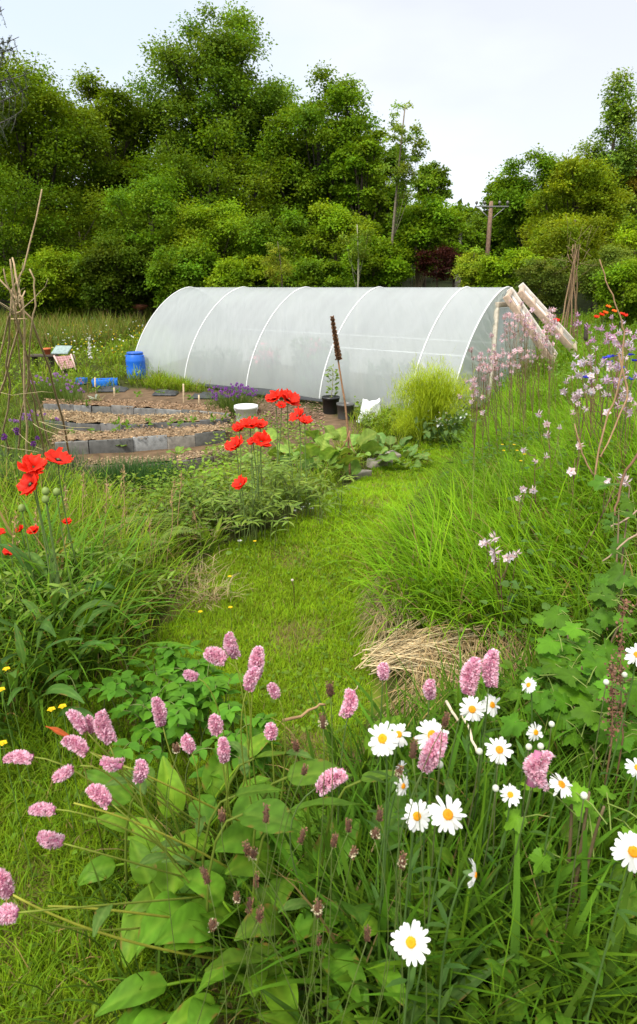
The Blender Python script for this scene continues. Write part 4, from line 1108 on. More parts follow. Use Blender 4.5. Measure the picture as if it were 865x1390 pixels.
# small leaf ground cover between things
def cover(name, poly, n, h, size, c, label, full=False):
    q = scatter(poly, n); m_ = n; k = patchy(q, 2.5)
    P = onground(q) + np.stack([np.zeros(m_), np.zeros(m_), rng.uniform(.0, 1, m_) ** .7 * h * (.5 + k)], 1); az = rng.uniform(0, 6.28, m_)
    mb = MB(); L = rng.uniform(.6, 1.4, m_) * size
    leaves(mb, P, np.stack([np.cos(az), np.sin(az), rng.uniform(-.5, .6, m_)], 1), unit(rng.normal(0, .4, (m_, 3)) + UP), L, L * rng.uniform(.4, .65, m_), jit(c, m_, .35, .15), full)
    return tag(mb.build(name, M['leaf']), label, 'ground cover', kind='stuff')
cover('ground_cover', LOW, 6500, .20, .045, (.085, .18, .012), 'small leaved weeds under the foreground flowers', True)
cover('ground_cover', LEFTB, 7000, .22, .04, (.15, .24, .02), 'mixed weeds between the onions and the path')
cover('ground_cover', MID, 3500, .16, .035, (.17, .25, .025), 'creeping weeds at the bed end')
cover('ground_cover', BANK, 5000, .25, .04, (.10, .20, .012), 'small leaves low in the bank grass')
cover('ground_cover', BANKF, 6000, .45, .05, (.12, .24, .014), 'leafy growth low among the columbines')
cover('ground_cover', FAR, 6000, .55, .07, (.12, .23, .016), 'leafy growth beyond the columbines')
cover('ground_cover', MEAD, 7000, .3, .08, (.16, .26, .018), 'leafy meadow herbs behind the beds')
cover('ground_cover', TUNG, 2500, .22, .06, (.15, .23, .025), 'bright leafy growth right of the sack')
PB = wpoly([(270, 690), (280, 620), (330, 580), (400, 575), (440, 600), (430, 650), (370, 690)])
cover('ground_cover', PB, 3000, .22, .05, (.17, .25, .035), 'grey green weeds under the middle poppies')
# meadow speckle: yellow and white and purple flowers too many to count
mb = MB(); n = 420; q = scatter(wpoly([(80, 510), (60, 470), (100, 445), (200, 440), (200, 500)]), n); P = onground(q) + np.stack([0 * q[:, 0], 0 * q[:, 0], rng.uniform(.25, .5, n)], 1)
cc = np.where((rng.random((n, 1)) < .62), np.array([[.62, .42, .01]]), np.array([[.75, .75, .72]]))
leaves(mb, P, unit(rng.normal(0, 1, (n, 3)) * [1, 1, .2]), unit(rng.normal(0, .4, (n, 3)) + [0, -.5, 1]), .05, .05, cc)
tag(mb.build('meadow_flowers', M['petal']), 'yellow and white flecks of meadow flowers left of the barrel', 'flowers', kind='stuff')
# lawn daisies by the bed end
for px, py in [(398, 697), (405, 694), (412, 697), (419, 693), (424, 699), (388, 712), (401, 702), (326, 744), (409, 700)]:
    b = gnd(px, py); top = b + [0, 0, .05]
    t = thing('lawn_daisy', b, 'tiny white lawn daisy at the end of the bed by the path', 'daisy', 'lawn daisies at the bed end'); mb = MB(); a = np.arange(9) * .7
    leaves(mb, np.repeat(top[None], 9, 0), np.stack([np.cos(a), np.sin(a), a * 0 + .15], 1), np.repeat(UP[None], 9, 0), .018, .010, (.8, .8, .78)); mb.build('flower_head', M['petal'], t)
    mb = MB(); tube(mb, [b, top], .0015, n=4, c=(.1, .2, .03)); mb.build('stem', M['stem'], t)

# straw: cut stems lying over the bank foot, and a dead thatch below
mb = MB()
n = 210
for k in range(n):
    f = rng.random(); s = gnd(500 + 30 * rng.normal() * .4 + 50 * f, 915 - 34 * f + rng.normal() * 8) ; e = gnd(655 + rng.normal() * 28, 888 + rng.normal() * 34)
    u = rng.uniform(.15, 1); e = s + (e - s) * u
    s[2] += rng.uniform(.0, .06) + .01; e[2] += rng.uniform(.0, .12)
    tube(mb, bez(s, (s + e) / 2 + [0, 0, .05], e, 6), rng.uniform(.0014, .0032), .0012, 4, jit((.50, .39, .22), 1, .35)[0], cap=False)
for k in range(1000):
    px = rng.uniform(560, 715); py = rng.uniform(868, 990); s = gnd(px, py); a = rng.normal(-1.9, .55); L = rng.uniform(.08, .34)
    e = s + L * np.array([math.cos(a), math.sin(a), 0]); e[2] = float(gz(e[0], e[1])) + rng.uniform(0, .04); s[2] += rng.uniform(.03, .13)
    tube(mb, bez(s, (s + e) / 2 + [0, 0, .05], e, 5), rng.uniform(.0012, .0024), .001, 3, jit((.38, .27, .13), 1, .45)[0], cap=False)
for k in range(500):
    px = rng.uniform(512, 560); py = rng.uniform(800, 880); s = gnd(px, py); a = rng.normal(-2.2, .6); L = rng.uniform(.06, .2)
    s[2] += rng.uniform(.03, .16); e = s + L * np.array([math.cos(a), math.sin(a), 0]); e[2] = float(gz(e[0], e[1])) + .01
    tube(mb, bez(s, (s + e) / 2 + [0, 0, .05], e, 5), .0018, .001, 3, jit((.32, .25, .12), 1, .4)[0], cap=False)
for k in range(500):
    px = rng.uniform(30, 300); py = rng.uniform(650, 760); s = gnd(px, py); a = rng.uniform(0, 6.28); L = rng.uniform(.1, .3)
    s[2] += rng.uniform(.02, .12); e = s + L * np.array([math.cos(a), math.sin(a), rng.uniform(-.1, .5)])
    tube(mb, bez(s, (s + e) / 2 + [0, 0, .05], e, 5), .0018, .001, 3, jit((.30, .24, .12), 1, .4)[0], cap=False)
tag(mb.build('straw', M['straw']), 'pale cut straw lying at the foot of the grass bank', 'straw', kind='stuff')
for px, py, n, rad, lab in [(262, 790, 160, .10, 'pale dry tuft at the path edge left'), (230, 800, 160, .07, 'small buff grass tuft among the left grass'), (285, 815, 120, .06, 'dry bleached tuft beside the mown path')]:
    c0 = gnd(px, py); q = c0[:2] + rng.normal(0, rad, (n, 2)); mb = MB()
    blades(mb, onground(q), rng.uniform(.06, .2, n), .004, rng.uniform(0, 6.28, n), rng.uniform(.3, 1, n), rng.uniform(.5, 1.6, n), (.28, .2, .1), jit((.42, .32, .17), n), 4); tag(mb.build('dry_tuft', M['straw']), lab, 'grass tuft')

# ------------------------------------------------------------------ clumps of plants
def leafclump(name, label, cat, b, n, L, W, e=(.5, 1.2), bend=(.6, 1.4), c=(.06, .13, .015), shape='ovate', rad=.12, petiole=.12, group=None, up=0.0, wave=.05, part='leaf'):
    t = thing(name, b, label, cat, group)
    for k in range(n):
        az = rng.uniform(0, 6.28); mb = MB(); s = np.asarray(b) + [rad * rng.uniform(0, 1) * math.cos(az), rad * rng.uniform(0, 1) * math.sin(az), up * rng.random() - .01]
        f = rng.uniform(.7, 1.15)
        bigleaf(mb, s, az + rng.normal(0, .4), L * f, W * f * rng.uniform(.85, 1.15), rng.uniform(*e), rng.uniform(*bend), jit(c, 1, .25, .12)[0], shape, wave, .22, rng.normal(0, .35), petiole=petiole * rng.uniform(.6, 1.3) if petiole else 0)
        mb.build(part, M['leaf'], t, True)
    return t
# foreground bistort: big ovate leaves
for px, py, d, n, lab in [(440, 1080, 1.75, 16, 'broad smooth bistort leaves in the middle of the foreground'), (330, 1130, 1.65, 15, 'broad bistort leaves spreading over the turf at lower left'),
                          (300, 1240, 1.45, 12, 'low bistort leaves at the bottom edge left of centre'), (390, 1200, 1.5, 12, 'bistort leaves among the brown plantain heads'), (250, 1120, 1.8, 7, 'outlying bistort leaves nearest the lawn'), (470, 1180, 1.5, 8, 'darker bistort leaves left of the long strap leaves')]:
    b = at(px, py, d); b[2] = float(gz(b[0], b[1]))
    leafclump('bistort_clump', lab, 'plant', b, n + 2, .155, .080, (.35, 1.15), (.5, 1.5), (.115, .245, .016) if px < 460 else (.08, .165, .014), 'ovate', .16, .15, 'bistort leaf clumps', .12, .035)
# two big leaves lying in the open as in the picture
b = at(455, 1110, 1.5); t = thing('bistort_clump', gpt(b[0], b[1]), 'largest glossy bistort leaves below the tilted pink spike', 'plant', 'bistort leaf clumps')
for px, py, d, az, L, W in [(390, 1055, 1.55, .1, .19, .095), (395, 1100, 1.42, .12, .22, .10), (330, 1105, 1.42, -.3, .17, .13), (345, 1030, 1.6, .15, .16, .07), (210, 1060, 1.6, 2.9, .12, .07), (490, 1060, 1.5, .2, .14, .06), (320, 1080, 1.5, .2, .14, .06)]:
    s = at(px, py, d); mb = MB(); bigleaf(mb, s, az, L * .85, W * .85, .15, .45, jit((.095, .19, .016), 1, .12)[0], 'ovate', .03, .18, rng.normal(-.2, .2), 16, 9)
    g_ = gpt(s[0] - .1, s[1]); tube(mb, bez(g_, [g_[0], g_[1], s[2]], s, 6), .004, .003, 5, (.16, .22, .03)); mb.build('leaf', M['leaf'], t, True)
# docks / strap leaves bottom
for px, py, d, lab in [(585, 1210, 1.35, 'clump of strap leaves under the paired daisies'), (500, 1270, 1.25, 'clump of strap leaves at the bottom edge left of the single daisy')]:
    b = at(px, py, d); b[2] = float(gz(b[0], b[1]))
    leafclump('strap_leaf_clump', lab, 'plant', b, 15, .34, .030, (1.0, 1.5), (.3, 1.1), (.06, .13, .018), 'lance', .12, 0)
for px, py, d, lab in [(690, 1230, 1.3, 'leafy weed under the side-on daisy'), (800, 1230, 1.3, 'leafy weed at the lower right corner'), (740, 1160, 1.5, 'leafy weed right of the strap leaves'), (620, 1320, 1.15, 'leafy weed at the bottom edge right of the single daisy')]:
    b = at(px, py, d); b[2] = float(gz(b[0], b[1]))
    leafclump('leafy_weed', lab, 'plant', b, 22, .09, .04, (.3, 1.2), (.4, 1.2), (.09, .19, .012), 'ovate', .14, .16, 'leafy weeds under the daisies', .12)
# flowering currant: lobed leaves, right edge
def currant(label, pts, Rr, n, name='currant_bush', c=(.085, .21, .010)):
    b0 = at(*pts[0]); base = gpt(b0[0], b0[1]); t = thing(name, base, label, 'bush')
    mbs = MB(); mbl = MB()
    for px, py, d in pts:
        top = at(px, py, d); g_ = gpt(base[0] + (top[0] - base[0]) * .4, base[1] + (top[1] - base[1]) * .4)
        p = bez(g_, [g_[0], g_[1], (g_[2] + top[2]) / 2 + .1], top, 8); tube(mbs, p, .006, .003, 5, (.14, .10, .05))
        for k in range(n):
            q = p[rng.integers(3, 8)] + rng.normal(0, .035, 3); az = rng.uniform(0, 6.28); e = q + np.array([math.cos(az), math.sin(az), .3]) * rng.uniform(.04, .12)
            tube(mbs, [q, (q + e) / 2 + [0, 0, .01], e], .0018, n=4, c=(.16, .22, .04), cap=False)
            lobed(mbl, e, unit(np.array([math.cos(az) * .3, math.sin(az) * .3 - .35, 1]) + rng.normal(0, .25, 3)), [math.cos(az), math.sin(az), -.35], Rr * rng.uniform(.6, 1.2), jit(c, 1, .28, .1)[0], 5, .42, .06)
    mbs.build('stem', M['stem'], t); mbl.build('foliage', M['leaf'], t, True)
currant('currant bush with bright lobed leaves at the right edge below the dead stem', [(800, 870, 2.1), (840, 850, 2.1), (770, 860, 2.3), (830, 930, 1.9), (780, 960, 1.95), (850, 985, 1.8), (760, 1000, 1.9), (810, 1030, 1.8), (735, 1010, 2.0), (860, 920, 1.9), (790, 905, 2.0), (745, 940, 2.05)], .060, 11)
currant('currant sprig with three yellow green leaves above the lower right daisies', [(800, 1075, 1.45), (775, 1065, 1.5), (820, 1095, 1.4)], .046, 4, 'currant_sprig', (.12, .25, .012))
currant('small lobed leaf shrub at right below the brown stem', [(850, 760, 2.5), (865, 820, 2.3), (845, 800, 2.4), (855, 660, 2.9), (840, 690, 2.8)], .055, 8, 'currant_bush', (.075, .17, .012))
# rose like plant with oval leaflets left of path
def pinnate(label, b, n, L, c, name, rad, hgt, nl=4, lw=(.055, .035), cat='plant'):
    t = thing(name, b, label, cat); mbs = MB(); mbl = MB()
    for k in range(n):
        az = rng.uniform(0, 6.28); s = np.asarray(b) + np.array([rng.normal(0, rad), rng.normal(0, rad), -.01]); e0 = rng.uniform(.5, 1.3)
        d = np.array([math.cos(az), math.sin(az), 0]); h = hgt * rng.uniform(.4, 1)
        e = s + UP * h + d * L * rng.uniform(.6, 1.1); p = bez(s, s + UP * h * 1.1, e, 10); tube(mbs, p, .003, .0015, 4, (.12, .16, .04), cap=False)
        side = np.array([-d[1], d[0], 0])
        for j in range(nl):
            q = p[9 - j * 2 if 9 - j * 2 > 1 else 2]
            for sg in (-1, 1):
                f = rng.uniform(.8, 1.2); leaves(mbl, q[None], (side * sg + d * .5 + UP * rng.normal(0, .2))[None], (UP + rng.normal(0, .3, 3))[None], lw[0] * f, lw[1] * f, jit(c, 1, .25, .1), True)
        leaves(mbl, e[None], (d - UP * .2)[None], UP[None], lw[0], lw[1], jit(c, 1, .2), True)
    mbs.build('stem', M['stem'], t); mbl.build('foliage', M['leaf'], t, True); return t
for px, py, d, n, lab in [(225, 915, 2.35, 26, 'leafy plant with oval paired leaflets left of the path'), (275, 905, 2.3, 24, 'oval leaved plant just below the left pink spikes'), (300, 935, 2.1, 14, 'oval leaved plant at the path edge by the double pink spike'), (190, 890, 2.5, 14, 'oval leaved plant deepest in the left grass')]:
    b = at(px, py, d); b[2] = float(gz(b[0], b[1])); pinnate(lab, b, n, .10, (.085, .22, .014), 'leafy_plant', .10, .26, 3)
# dark broad leaf plant far left
for px, py, d, lab in [(60, 870, 2.5, 'dark long leaved plant in the left grass'), (20, 900, 2.2, 'long leaved plant at the left edge near the yellow buttercups'), (70, 800, 2.8, 'arching long leaved plant under the left poppies')]:
    b = at(px, py, d); b[2] = float(gz(b[0], b[1])); leafclump('long_leaved_plant', lab, 'plant', b, 20, .22, .038, (.7, 1.4), (.6, 1.8), (.06, .135, .02), 'lance', .12, .10, None, .35)
# ferns
def fern(px, py, d, n, L, c, lab):
    b = at(px, py, d); b[2] = float(gz(b[0], b[1])); t = thing('fern', b, lab, 'fern'); mbs = MB(); mbl = MB()
    for k in range(n):
        az = rng.uniform(0, 6.28); dd = np.array([math.cos(az), math.sin(az), 0]); l = L * rng.uniform(.7, 1.1)
        p = bez(b, b + UP * l * .75 + dd * l * .15, b + dd * l * .75 + UP * l * .45, 26); tube(mbs, p, .003, .001, 4, (.16, .18, .05), cap=False)
        side = np.array([-dd[1], dd[0], 0]); u = np.linspace(.12, 1, 26)
        for sg in (-1, 1):
            w = .22 * l * np.sin(np.pi * np.clip(u, 0, .97)) ** .8
            leaves(mbl, p, np.repeat((side * sg + dd * .35)[None], 26, 0) - UP * .15, np.repeat((UP + rng.normal(0, .1, 3))[None], 26, 0), w + .01, .022, jit(c, 26, .2))
    mbs.build('midrib', M['stem'], t); mbl.build('frond', M['leaf'], t)
fern(200, 705, 3.8, 12, .42, (.17, .24, .045), 'pale green fern before the onion row')
fern(170, 720, 3.6, 9, .36, (.20, .22, .06), 'yellowing fern left of the pale green one')
fern(345, 668, 4.4, 9, .3, (.17, .25, .03), 'small fern beside the single low poppy')
# upright yellow green leaf tuft beside the path
b = gnd(288, 748); leafclump('lily_shoot', 'upright yellow green lily shoot at the path edge', 'plant', b, 14, .24, .04, (1.1, 1.5), (.1, .6), (.17, .27, .03), 'lance', .03, 0)
# brown curled dead leaf
b = gnd(268, 742); mb = MB(); bigleaf(mb, b + [0, 0, .05], 2.8, .16, .05, .2, .7, (.30, .19, .09), 'lance', .1, .5); mb.build('leaf', M['leaf'], thing('withered_plant', b, 'curled brown dead leaf left of the lily shoot', 'dead leaf'), True)
b = at(95, 1003, 1.7); mb = MB(); bigleaf(mb, b, 2.9, .075, .018, .5, .3, (.42, .09, .02), 'lance', .08, .4); mb.build('leaf', M['leaf'], thing('dock_plant', gpt(b[0] + .06, b[1]), 'dock with one orange red dying leaf beside the left pink spikes', 'dock'), True); mb = MB(); tube(mb, [b, [b[0] + .03, b[1], b[2] - .1], gpt(b[0] + .06, b[1])], .0016, .002, 5, (.16, .15, .03)); mb.build('stem', M['stem'], [o for o in sc.objects if o.name.startswith('dock_plant')][0])
# onion row: blue-green tubular leaves
def onion(px0, px1, py, n, L, c, lab, group=None, name='onion_row'):
    a, b = gnd(px0, py), gnd(px1, py); t = thing(name, (a + b) / 2 * [1, 1, 0] + UP * float(gz((a[0] + b[0]) / 2, a[1])), lab, 'onions', group)
    u = rng.uniform(0, 1, (n, 1)); q = (a * (1 - u) + b * u)[:, :2] + rng.normal(0, .10, (n, 2)); mb = MB()
    blades(mb, onground(q), rng.uniform(L * .6, L * 1.15, n), rng.uniform(.007, .012, n), rng.uniform(0, 6.28, n), rng.uniform(0, .4, n), rng.uniform(.0, .7, n), jit(np.array(c) * .5, n), jit(c, n, .25), 4); mb.build('foliage', M['grass'], t)
onion(140, 225, 672, 900, .34, (.07, .16, .045), 'row of dark green onions before the nearest bed')
onion(205, 240, 655, 160, .30, (.07, .15, .05), 'short end of the onion row by the plank edging')
onion(-60, 105, 650, 900, .36, (.115, .175, .085), 'blue green onions under the bean wigwam')
onion(-40, 90, 690, 500, .32, (.10, .16, .07), 'blue green onions behind the left poppies')
# herb bushes in the bed end
for px, py, d, n, lab, c, s in [(290, 662, 5.2, 380, 'bushy currant cutting left of the low poppy', (.18, .30, .02), .045), (265, 700, 4.6, 420, 'bushy leafy herb above the curled dead leaf', (.12, .22, .018), .04), (255, 640, 5.6, 260, 'sprawling leafy herb at the nearest bed corner', (.17, .28, .02), .04),
                                (310, 700, 4.4, 260, 'low pale leaved herb right of the lily shoot', (.10, .16, .03), .03), (230, 720, 4.2, 300, 'feathery weed beside the ferns', (.10, .17, .025), .035), (355, 640, 5.2, 300, 'grey leaved herb under the middle poppies', (.18, .26, .05), .045)]:
    b = at(px, py, d); b[2] = float(gz(b[0], b[1])); t = thing('herb_bush', b, lab, 'herb')
    P = b + np.stack([rng.normal(0, .18, n), rng.normal(0, .16, n), rng.uniform(0, .27, n)], 1); az = rng.uniform(0, 6.28, n); mb = MB()
    leaves(mb, P, np.stack([np.cos(az), np.sin(az), rng.uniform(-.4, .5, n)], 1), unit(rng.normal(0, .4, (n, 3)) + UP), rng.uniform(.6, 1.4, n) * s, rng.uniform(.5, .9, n) * s, jit(c, n, .35), True); mb.build('foliage', M['leaf'], t)
    mb = MB()
    for k in range(10): tube(mb, bez(b, b + UP * .2, b + np.array([rng.normal(0, .16), rng.normal(0, .14), .24]), 5), .004, .002, 4, (.13, .12, .05))
    mb.build('stem', M['stem'], t)
# rhubarb
for px, py, d, n, lab in [(430, 625, 6.5, 13, 'large pale rhubarb leaves before the sack'), (468, 600, 7.2, 9, 'rhubarb behind the mullein stalk foot'), (400, 605, 7.0, 9, 'rhubarb clump beside the right poppies')]:
    b = at(px, py, d); b[2] = float(gz(b[0], b[1])); leafclump('rhubarb', lab, 'rhubarb', b, n + 5, .24, .25, (.3, 1.2), (.5, 1.3), (.19, .31, .05), 'round', .14, .32, 'rhubarb clumps', .02, .07)
for px, py, d, n, lab in [(400, 640, 6.0, 14, 'dark leaved plant under the rhubarb'), (550, 600, 7.2, 16, 'pale crinkled cabbage like plant right of the mullein'), (525, 590, 7.6, 12, 'bright leafy plant before the white sack')]:
    b = at(px, py, d); b[2] = float(gz(b[0], b[1])); leafclump('vegetable_plant', lab, 'plant', b, n, .18, .12, (.3, 1.1), (.5, 1.2), (.13, .23, .05) if px > 500 else (.06, .13, .02), 'ovate', .18, .12, None, .08, .08)
# feathery fennel clump
def fennel(px, py, d, n, H, Rr, lab):
    b = at(px, py, d); b[2] = float(gz(b[0], b[1])); t = thing('fennel_clump', b, lab, 'fennel'); mb = MB(); mbs = MB()
    for k in range(70):
        az = rng.uniform(0, 6.28); r = Rr * math.sqrt(rng.random()); e = b + np.array([r * math.cos(az), r * math.sin(az), H * (1 - .45 * (r / Rr) ** 2) * rng.uniform(.75, 1.05)]); s = b + [rng.normal(0, .1), rng.normal(0, .1), 0]
        p = bez(s, [s[0], s[1], s[2] + H * .6], e, 8); tube(mbs, p, .005, .002, 4, (.28, .36, .03), cap=False)
        m_ = n // 70; f = rng.integers(2, 8, m_); q = p[f] + rng.normal(0, .07, (m_, 3))
        blades(mb, q, rng.uniform(.06, .16, m_), .0055, rng.uniform(0, 6.28, m_), rng.uniform(.1, 1.1, m_), rng.uniform(.1, .9, m_), jit((.30, .40, .02), m_), jit((.50, .60, .03), m_, .25), 2)
    mbs.build('stem', M['stem'], t); mb.build('foliage', M['grass'], t)
fennel(588, 550, 8.4, 14000, 1.0, .55, 'feathery yellow green fennel clump before the tunnel right half')
fennel(560, 565, 8.4, 2400, .35, .34, 'low yellow green fennel seedlings left of the big clump')
# white flowered plant (comfrey like) right of sack and left meadow foxglove
for px, py, d, lab in [(612, 552, 8.0, 'grey green plant with white flowers at the foot of the fennel')]:
    b = at(px, py, d); b[2] = float(gz(b[0], b[1])); t = thing('white_flowered_plant', b, lab, 'plant'); n = 220
    P = b + np.stack([rng.normal(0, .2, n), rng.normal(0, .15, n), rng.uniform(0, .4, n)], 1); mb = MB(); leaves(mb, P, unit(rng.normal(0, 1, (n, 3))), unit(rng.normal(0, .4, (n, 3)) + UP), .11, .05, jit((.11, .19, .05), n), True); mb.build('foliage', M['leaf'], t)
    n = 40; P = b + np.stack([rng.normal(0, .16, n), rng.normal(0, .1, n), rng.uniform(.3, .45, n)], 1); mb = MB(); leaves(mb, P, unit(rng.normal(0, 1, (n, 3))), unit(rng.normal(0, .4, (n, 3)) + UP), .04, .03, jit((.68, .68, .6), n)); mb.build('blossom', M['petal'], t)
b = at(121, 480, 14.5); b[2] = float(gz(b[0], b[1])); t = thing('foxglove', b, 'single white flower spike in the meadow behind the blue tray', 'flower'); mb = MB(); zt = at(121, 456, 14.5)
tube(mb, [b, zt], .008, .005, 5, (.1, .18, .04)); mb.build('stem', M['stem'], t); n = 60; u = rng.uniform(.45, 1, (n, 1)); mb = MB(); leaves(mb, b * (1 - u) + zt * u, unit(rng.normal(0, 1, (n, 3)) - [0, 0, .3]), unit(rng.normal(0, 1, (n, 3))), .06, .035, (.72, .70, .68)); mb.build('blossom', M['petal'], t)
b = at(132, 524, 10.7); b[2] = float(gz(b[0], b[1])); leafclump('silver_leaved_plant', 'silvery woolly leaved plant beside the blue tray', 'plant', b, 14, .17, .07, (.7, 1.4), (.4, 1.0), (.36, .40, .30), 'ovate', .06, .05, None, .12)
# brown dry stems standing in the left grass
for k, (px, py0, py1) in enumerate([(140, 820, 655), (158, 790, 630), (205, 800, 700), (222, 790, 650), (240, 760, 640), (100, 780, 660), (60, 830, 690), (30, 700, 620), (175, 770, 690), (20, 840, 700), (260, 745, 690), (120, 770, 640)]):
    b = gnd(px, py0); d = np.dot(b - EYE, [0, cp, -sp]); e = at(px + rng.normal(0, 8), py1, d); mb = MB(); tube(mb, crooked(b, e, .008, 7), .003, .0015, 5, (.30, .19, .09)); n = 40
    u = rng.uniform(.72, 1, (n, 1)); leaves(mb, b * (1 - u) + e * u + rng.normal(0, .006, (n, 3)), unit(rng.normal(0, .6, (n, 3)) + UP), unit(rng.normal(0, 1, (n, 3))), .022, .007, jit((.34, .22, .11), n, .3))
    tag(mb.build('grass_stalk', M['straw']), 'thin brown dry grass stem standing in the left verge', 'dry stem', 'brown dry stems in the left verge')
# ------------------------------------------------------------------ flowers
def stemto(t, base, head, ctrl, r0=.0028, r1=.002, c=(.09, .15, .03), c1=None):
    mb = MB(); p = bez(base, ctrl, head, 12); tube(mb, p, r0, r1, 6, c, c1); mb.build('stem', M['stem'], t, True); return p

def daisy(px, py, diam, d, face, label, petals=21, cover_=1.0, foot=None, off=(0, 0)):
    c = at(px, py, d); Rr = diam * d / F / 2 * .92; age = rng.random(); dyel = np.array([.80, .42 - .12 * age, .01])
    b = foot if foot is not None else gpt(c[0] + off[0] + rng.normal(0, .03), c[1] + .04 + off[1])
    t = thing('ox_eye_daisy', b, label, 'daisy', 'white daisies in the foreground')
    nrm = unit(np.asarray(face, float) + rng.normal(0, .16, 3)); s, u, a = frame(nrm)
    neck = c - a * .012
    stemto(t, b, neck, neck - a * .05 - UP * .12, .0024, .0018, (.075, .14, .03))
    mb = MB()
    n = petals
    for k in range(n):
        an = k * 2 * math.pi / n + rng.normal(0, .07); dr = math.cos(an) * s + math.sin(an) * u; sd = np.cross(a, dr)
        L = Rr * rng.uniform(.80, 1.06)
        if rng.random() < .05: continue
        L = L; w = Rr * rng.uniform(.105, .14); dp = rng.normal(-.02 + .25 * age, .15); tw = rng.normal(0, .35)
        G = []; C = []
        for i, f in enumerate((.22, .45, .72, .92, 1.0)):
            ww = w * (.55, .95, 1.05, .85, .35)[i]
            mid = c + dr * L * f - a * (dp * Rr * f * f) + a * .10 * Rr * (1 - f)
            lift = (a * math.sin(tw) + sd * math.cos(tw))
            G.append([mid - lift * ww, mid - a * ww * .18, mid + lift * ww]); C.append([[.80, .80, .78]] * 3 if i else [[.62, .66, .5]] * 3)
        grid(mb, G, np.array(C) * rng.uniform(.95, 1.03))
    fh = mb.build('flower_head', M['petal'], t, True)
    mb = MB(); R2 = Rr * .27
    lathe(mb, [(R2, -.05 * Rr), (R2 * 1.03, .04 * Rr), (R2 * .9, .12 * Rr), (R2 * .6, .16 * Rr), (R2 * .25, .145 * Rr), (0, .13 * Rr)], c, a, 22, dyel)
    m_ = 130; i = np.arange(m_); rr = R2 * np.sqrt((i + .5) / m_); th = i * 2.39996
    P = c + (rr * np.cos(th))[:, None] * s + (rr * np.sin(th))[:, None] * u + (.155 * Rr * (1 - .6 * (rr / R2) ** 2))[:, None] * a
    leaves(mb, P, unit(np.repeat(a[None], m_, 0) + rng.normal(0, .5, (m_, 3))), unit(rng.normal(0, 1, (m_, 3))), R2 * .16, R2 * .13, jit(dyel * 1.1, m_, .25))
    mb.build('disc', M['petal'], fh, True)
    mb = MB(); lathe(mb, [(.002, -.016), (R2 * .8, -.010), (R2 * 1.1, -.003), (R2 * 1.1, .0)], c - a * .003, a, 12, (.07, .13, .03)); mb.build('calyx', M['stem'], fh, True)
    # narrow stem leaves
    mb = MB(); n = 5; p = bez(b, neck - a * .05 - UP * .12, neck, 12); az = rng.uniform(0, 6.28, n)
    leaves(mb, p[rng.integers(2, 9, n)], np.stack([np.cos(az), np.sin(az), az * 0 + .5], 1), np.repeat(UP[None], n, 0), .055, .012, jit((.06, .13, .02), n), True); mb.build('foliage', M['leaf'], t)
FU = np.array([0, -.62, .78])
DA = [(520, 1003, 54, 1.22, (-.35, -.65, .65), 'daisy facing left at the left end of the white group, petals drooping'),
      (541, 997, 38, 1.32, (.3, -.4, .85), 'daisy tucked behind the leftmost one'),
      (587, 998, 52, 1.32, (0, -.5, .85), 'daisy half hidden behind the slanting pink spike'),
      (641, 963, 40, 1.52, (-.1, -.75, .65), 'left of the touching daisy pair by the tall pink spikes'),
      (668, 957, 34, 1.62, (.15, -.6, .8), 'right of the touching daisy pair by the tall pink spikes'),
      (718, 930, 26, 1.75, (-.4, -.25, .9), 'small half turned daisy highest on the straw'),
      (678, 1018, 42, 1.42, (.05, -.7, .7), 'solitary round daisy midway between pink spikes'),
      (727, 994, 30, 1.55, (.2, -.75, .6), 'small daisy directly above the right pink spike'),
      (693, 1079, 33, 1.40, (-.05, -.75, .65), 'small daisy with a bud at its left, left of the right pink spike'),
      (762, 1065, 40, 1.38, (.25, -.45, .85), 'ragged daisy with a brown seed head across it'),
      (547, 1067, 30, 1.25, (.75, -.5, .4), 'half seen daisy turned right under the leftmost group'),
      (566, 1108, 46, 1.16, (-.05, -.8, .6), 'left daisy of the large low pair'),
      (608, 1106, 57, 1.10, (.05, -.8, .6), 'largest daisy, right of the low pair'),
      (644, 1188, 42, 1.10, (.85, -.28, .3), 'daisy seen side-on, facing right'),
      (558, 1279, 58, 1.00, (.05, -.75, .65), 'lowest daisy at the bottom edge'),
      (865, 889, 36, 1.55, (-.3, -.7, .6), 'topmost daisy cut by the right edge'),
      (866, 1042, 34, 1.40, (-.3, -.7, .6), 'middle daisy cut by the right edge'),
      (860, 1156, 58, 1.08, (-.25, -.75, .6), 'large low daisy cut by the right edge'),
      (545, 1042, 22, 1.3, (-.6, -.3, .5), 'smallest crumpled daisy between the leftmost group and the low pair')]
for px, py, dm, d, fc, lab in DA: daisy(px, py, dm, d, fc, lab)
for px, py, d in [(823, 926, 1.6), (718, 1014, 1.45), (734, 1013, 1.45), (676, 1033, 1.42), (651, 1020, 1.45), (793, 1080, 1.3), (673, 1070, 1.4), (848, 916, 1.7), (749, 983, 1.6), (597, 1038, 1.3)]:
    c = at(px, py, d); b = gpt(c[0] + rng.normal(0, .03), c[1] + .05)
    t = thing('daisy_bud', b, 'round white daisy bud on a bare stalk', 'flower bud', 'unopened daisy buds'); stemto(t, b, c, c - UP * .15, .0018, .0014, (.10, .12, .04))
    mb = MB(); r = .0075; lathe(mb, [(0, -r), (r * .8, -r * .6), (r, 0), (r * .85, r * .6), (r * .4, r), (0, r * 1.1)], c, unit([.1, -.2, 1]), 12, (.72, .74, .62)); mb.build('bud', M['petal'], t, True)

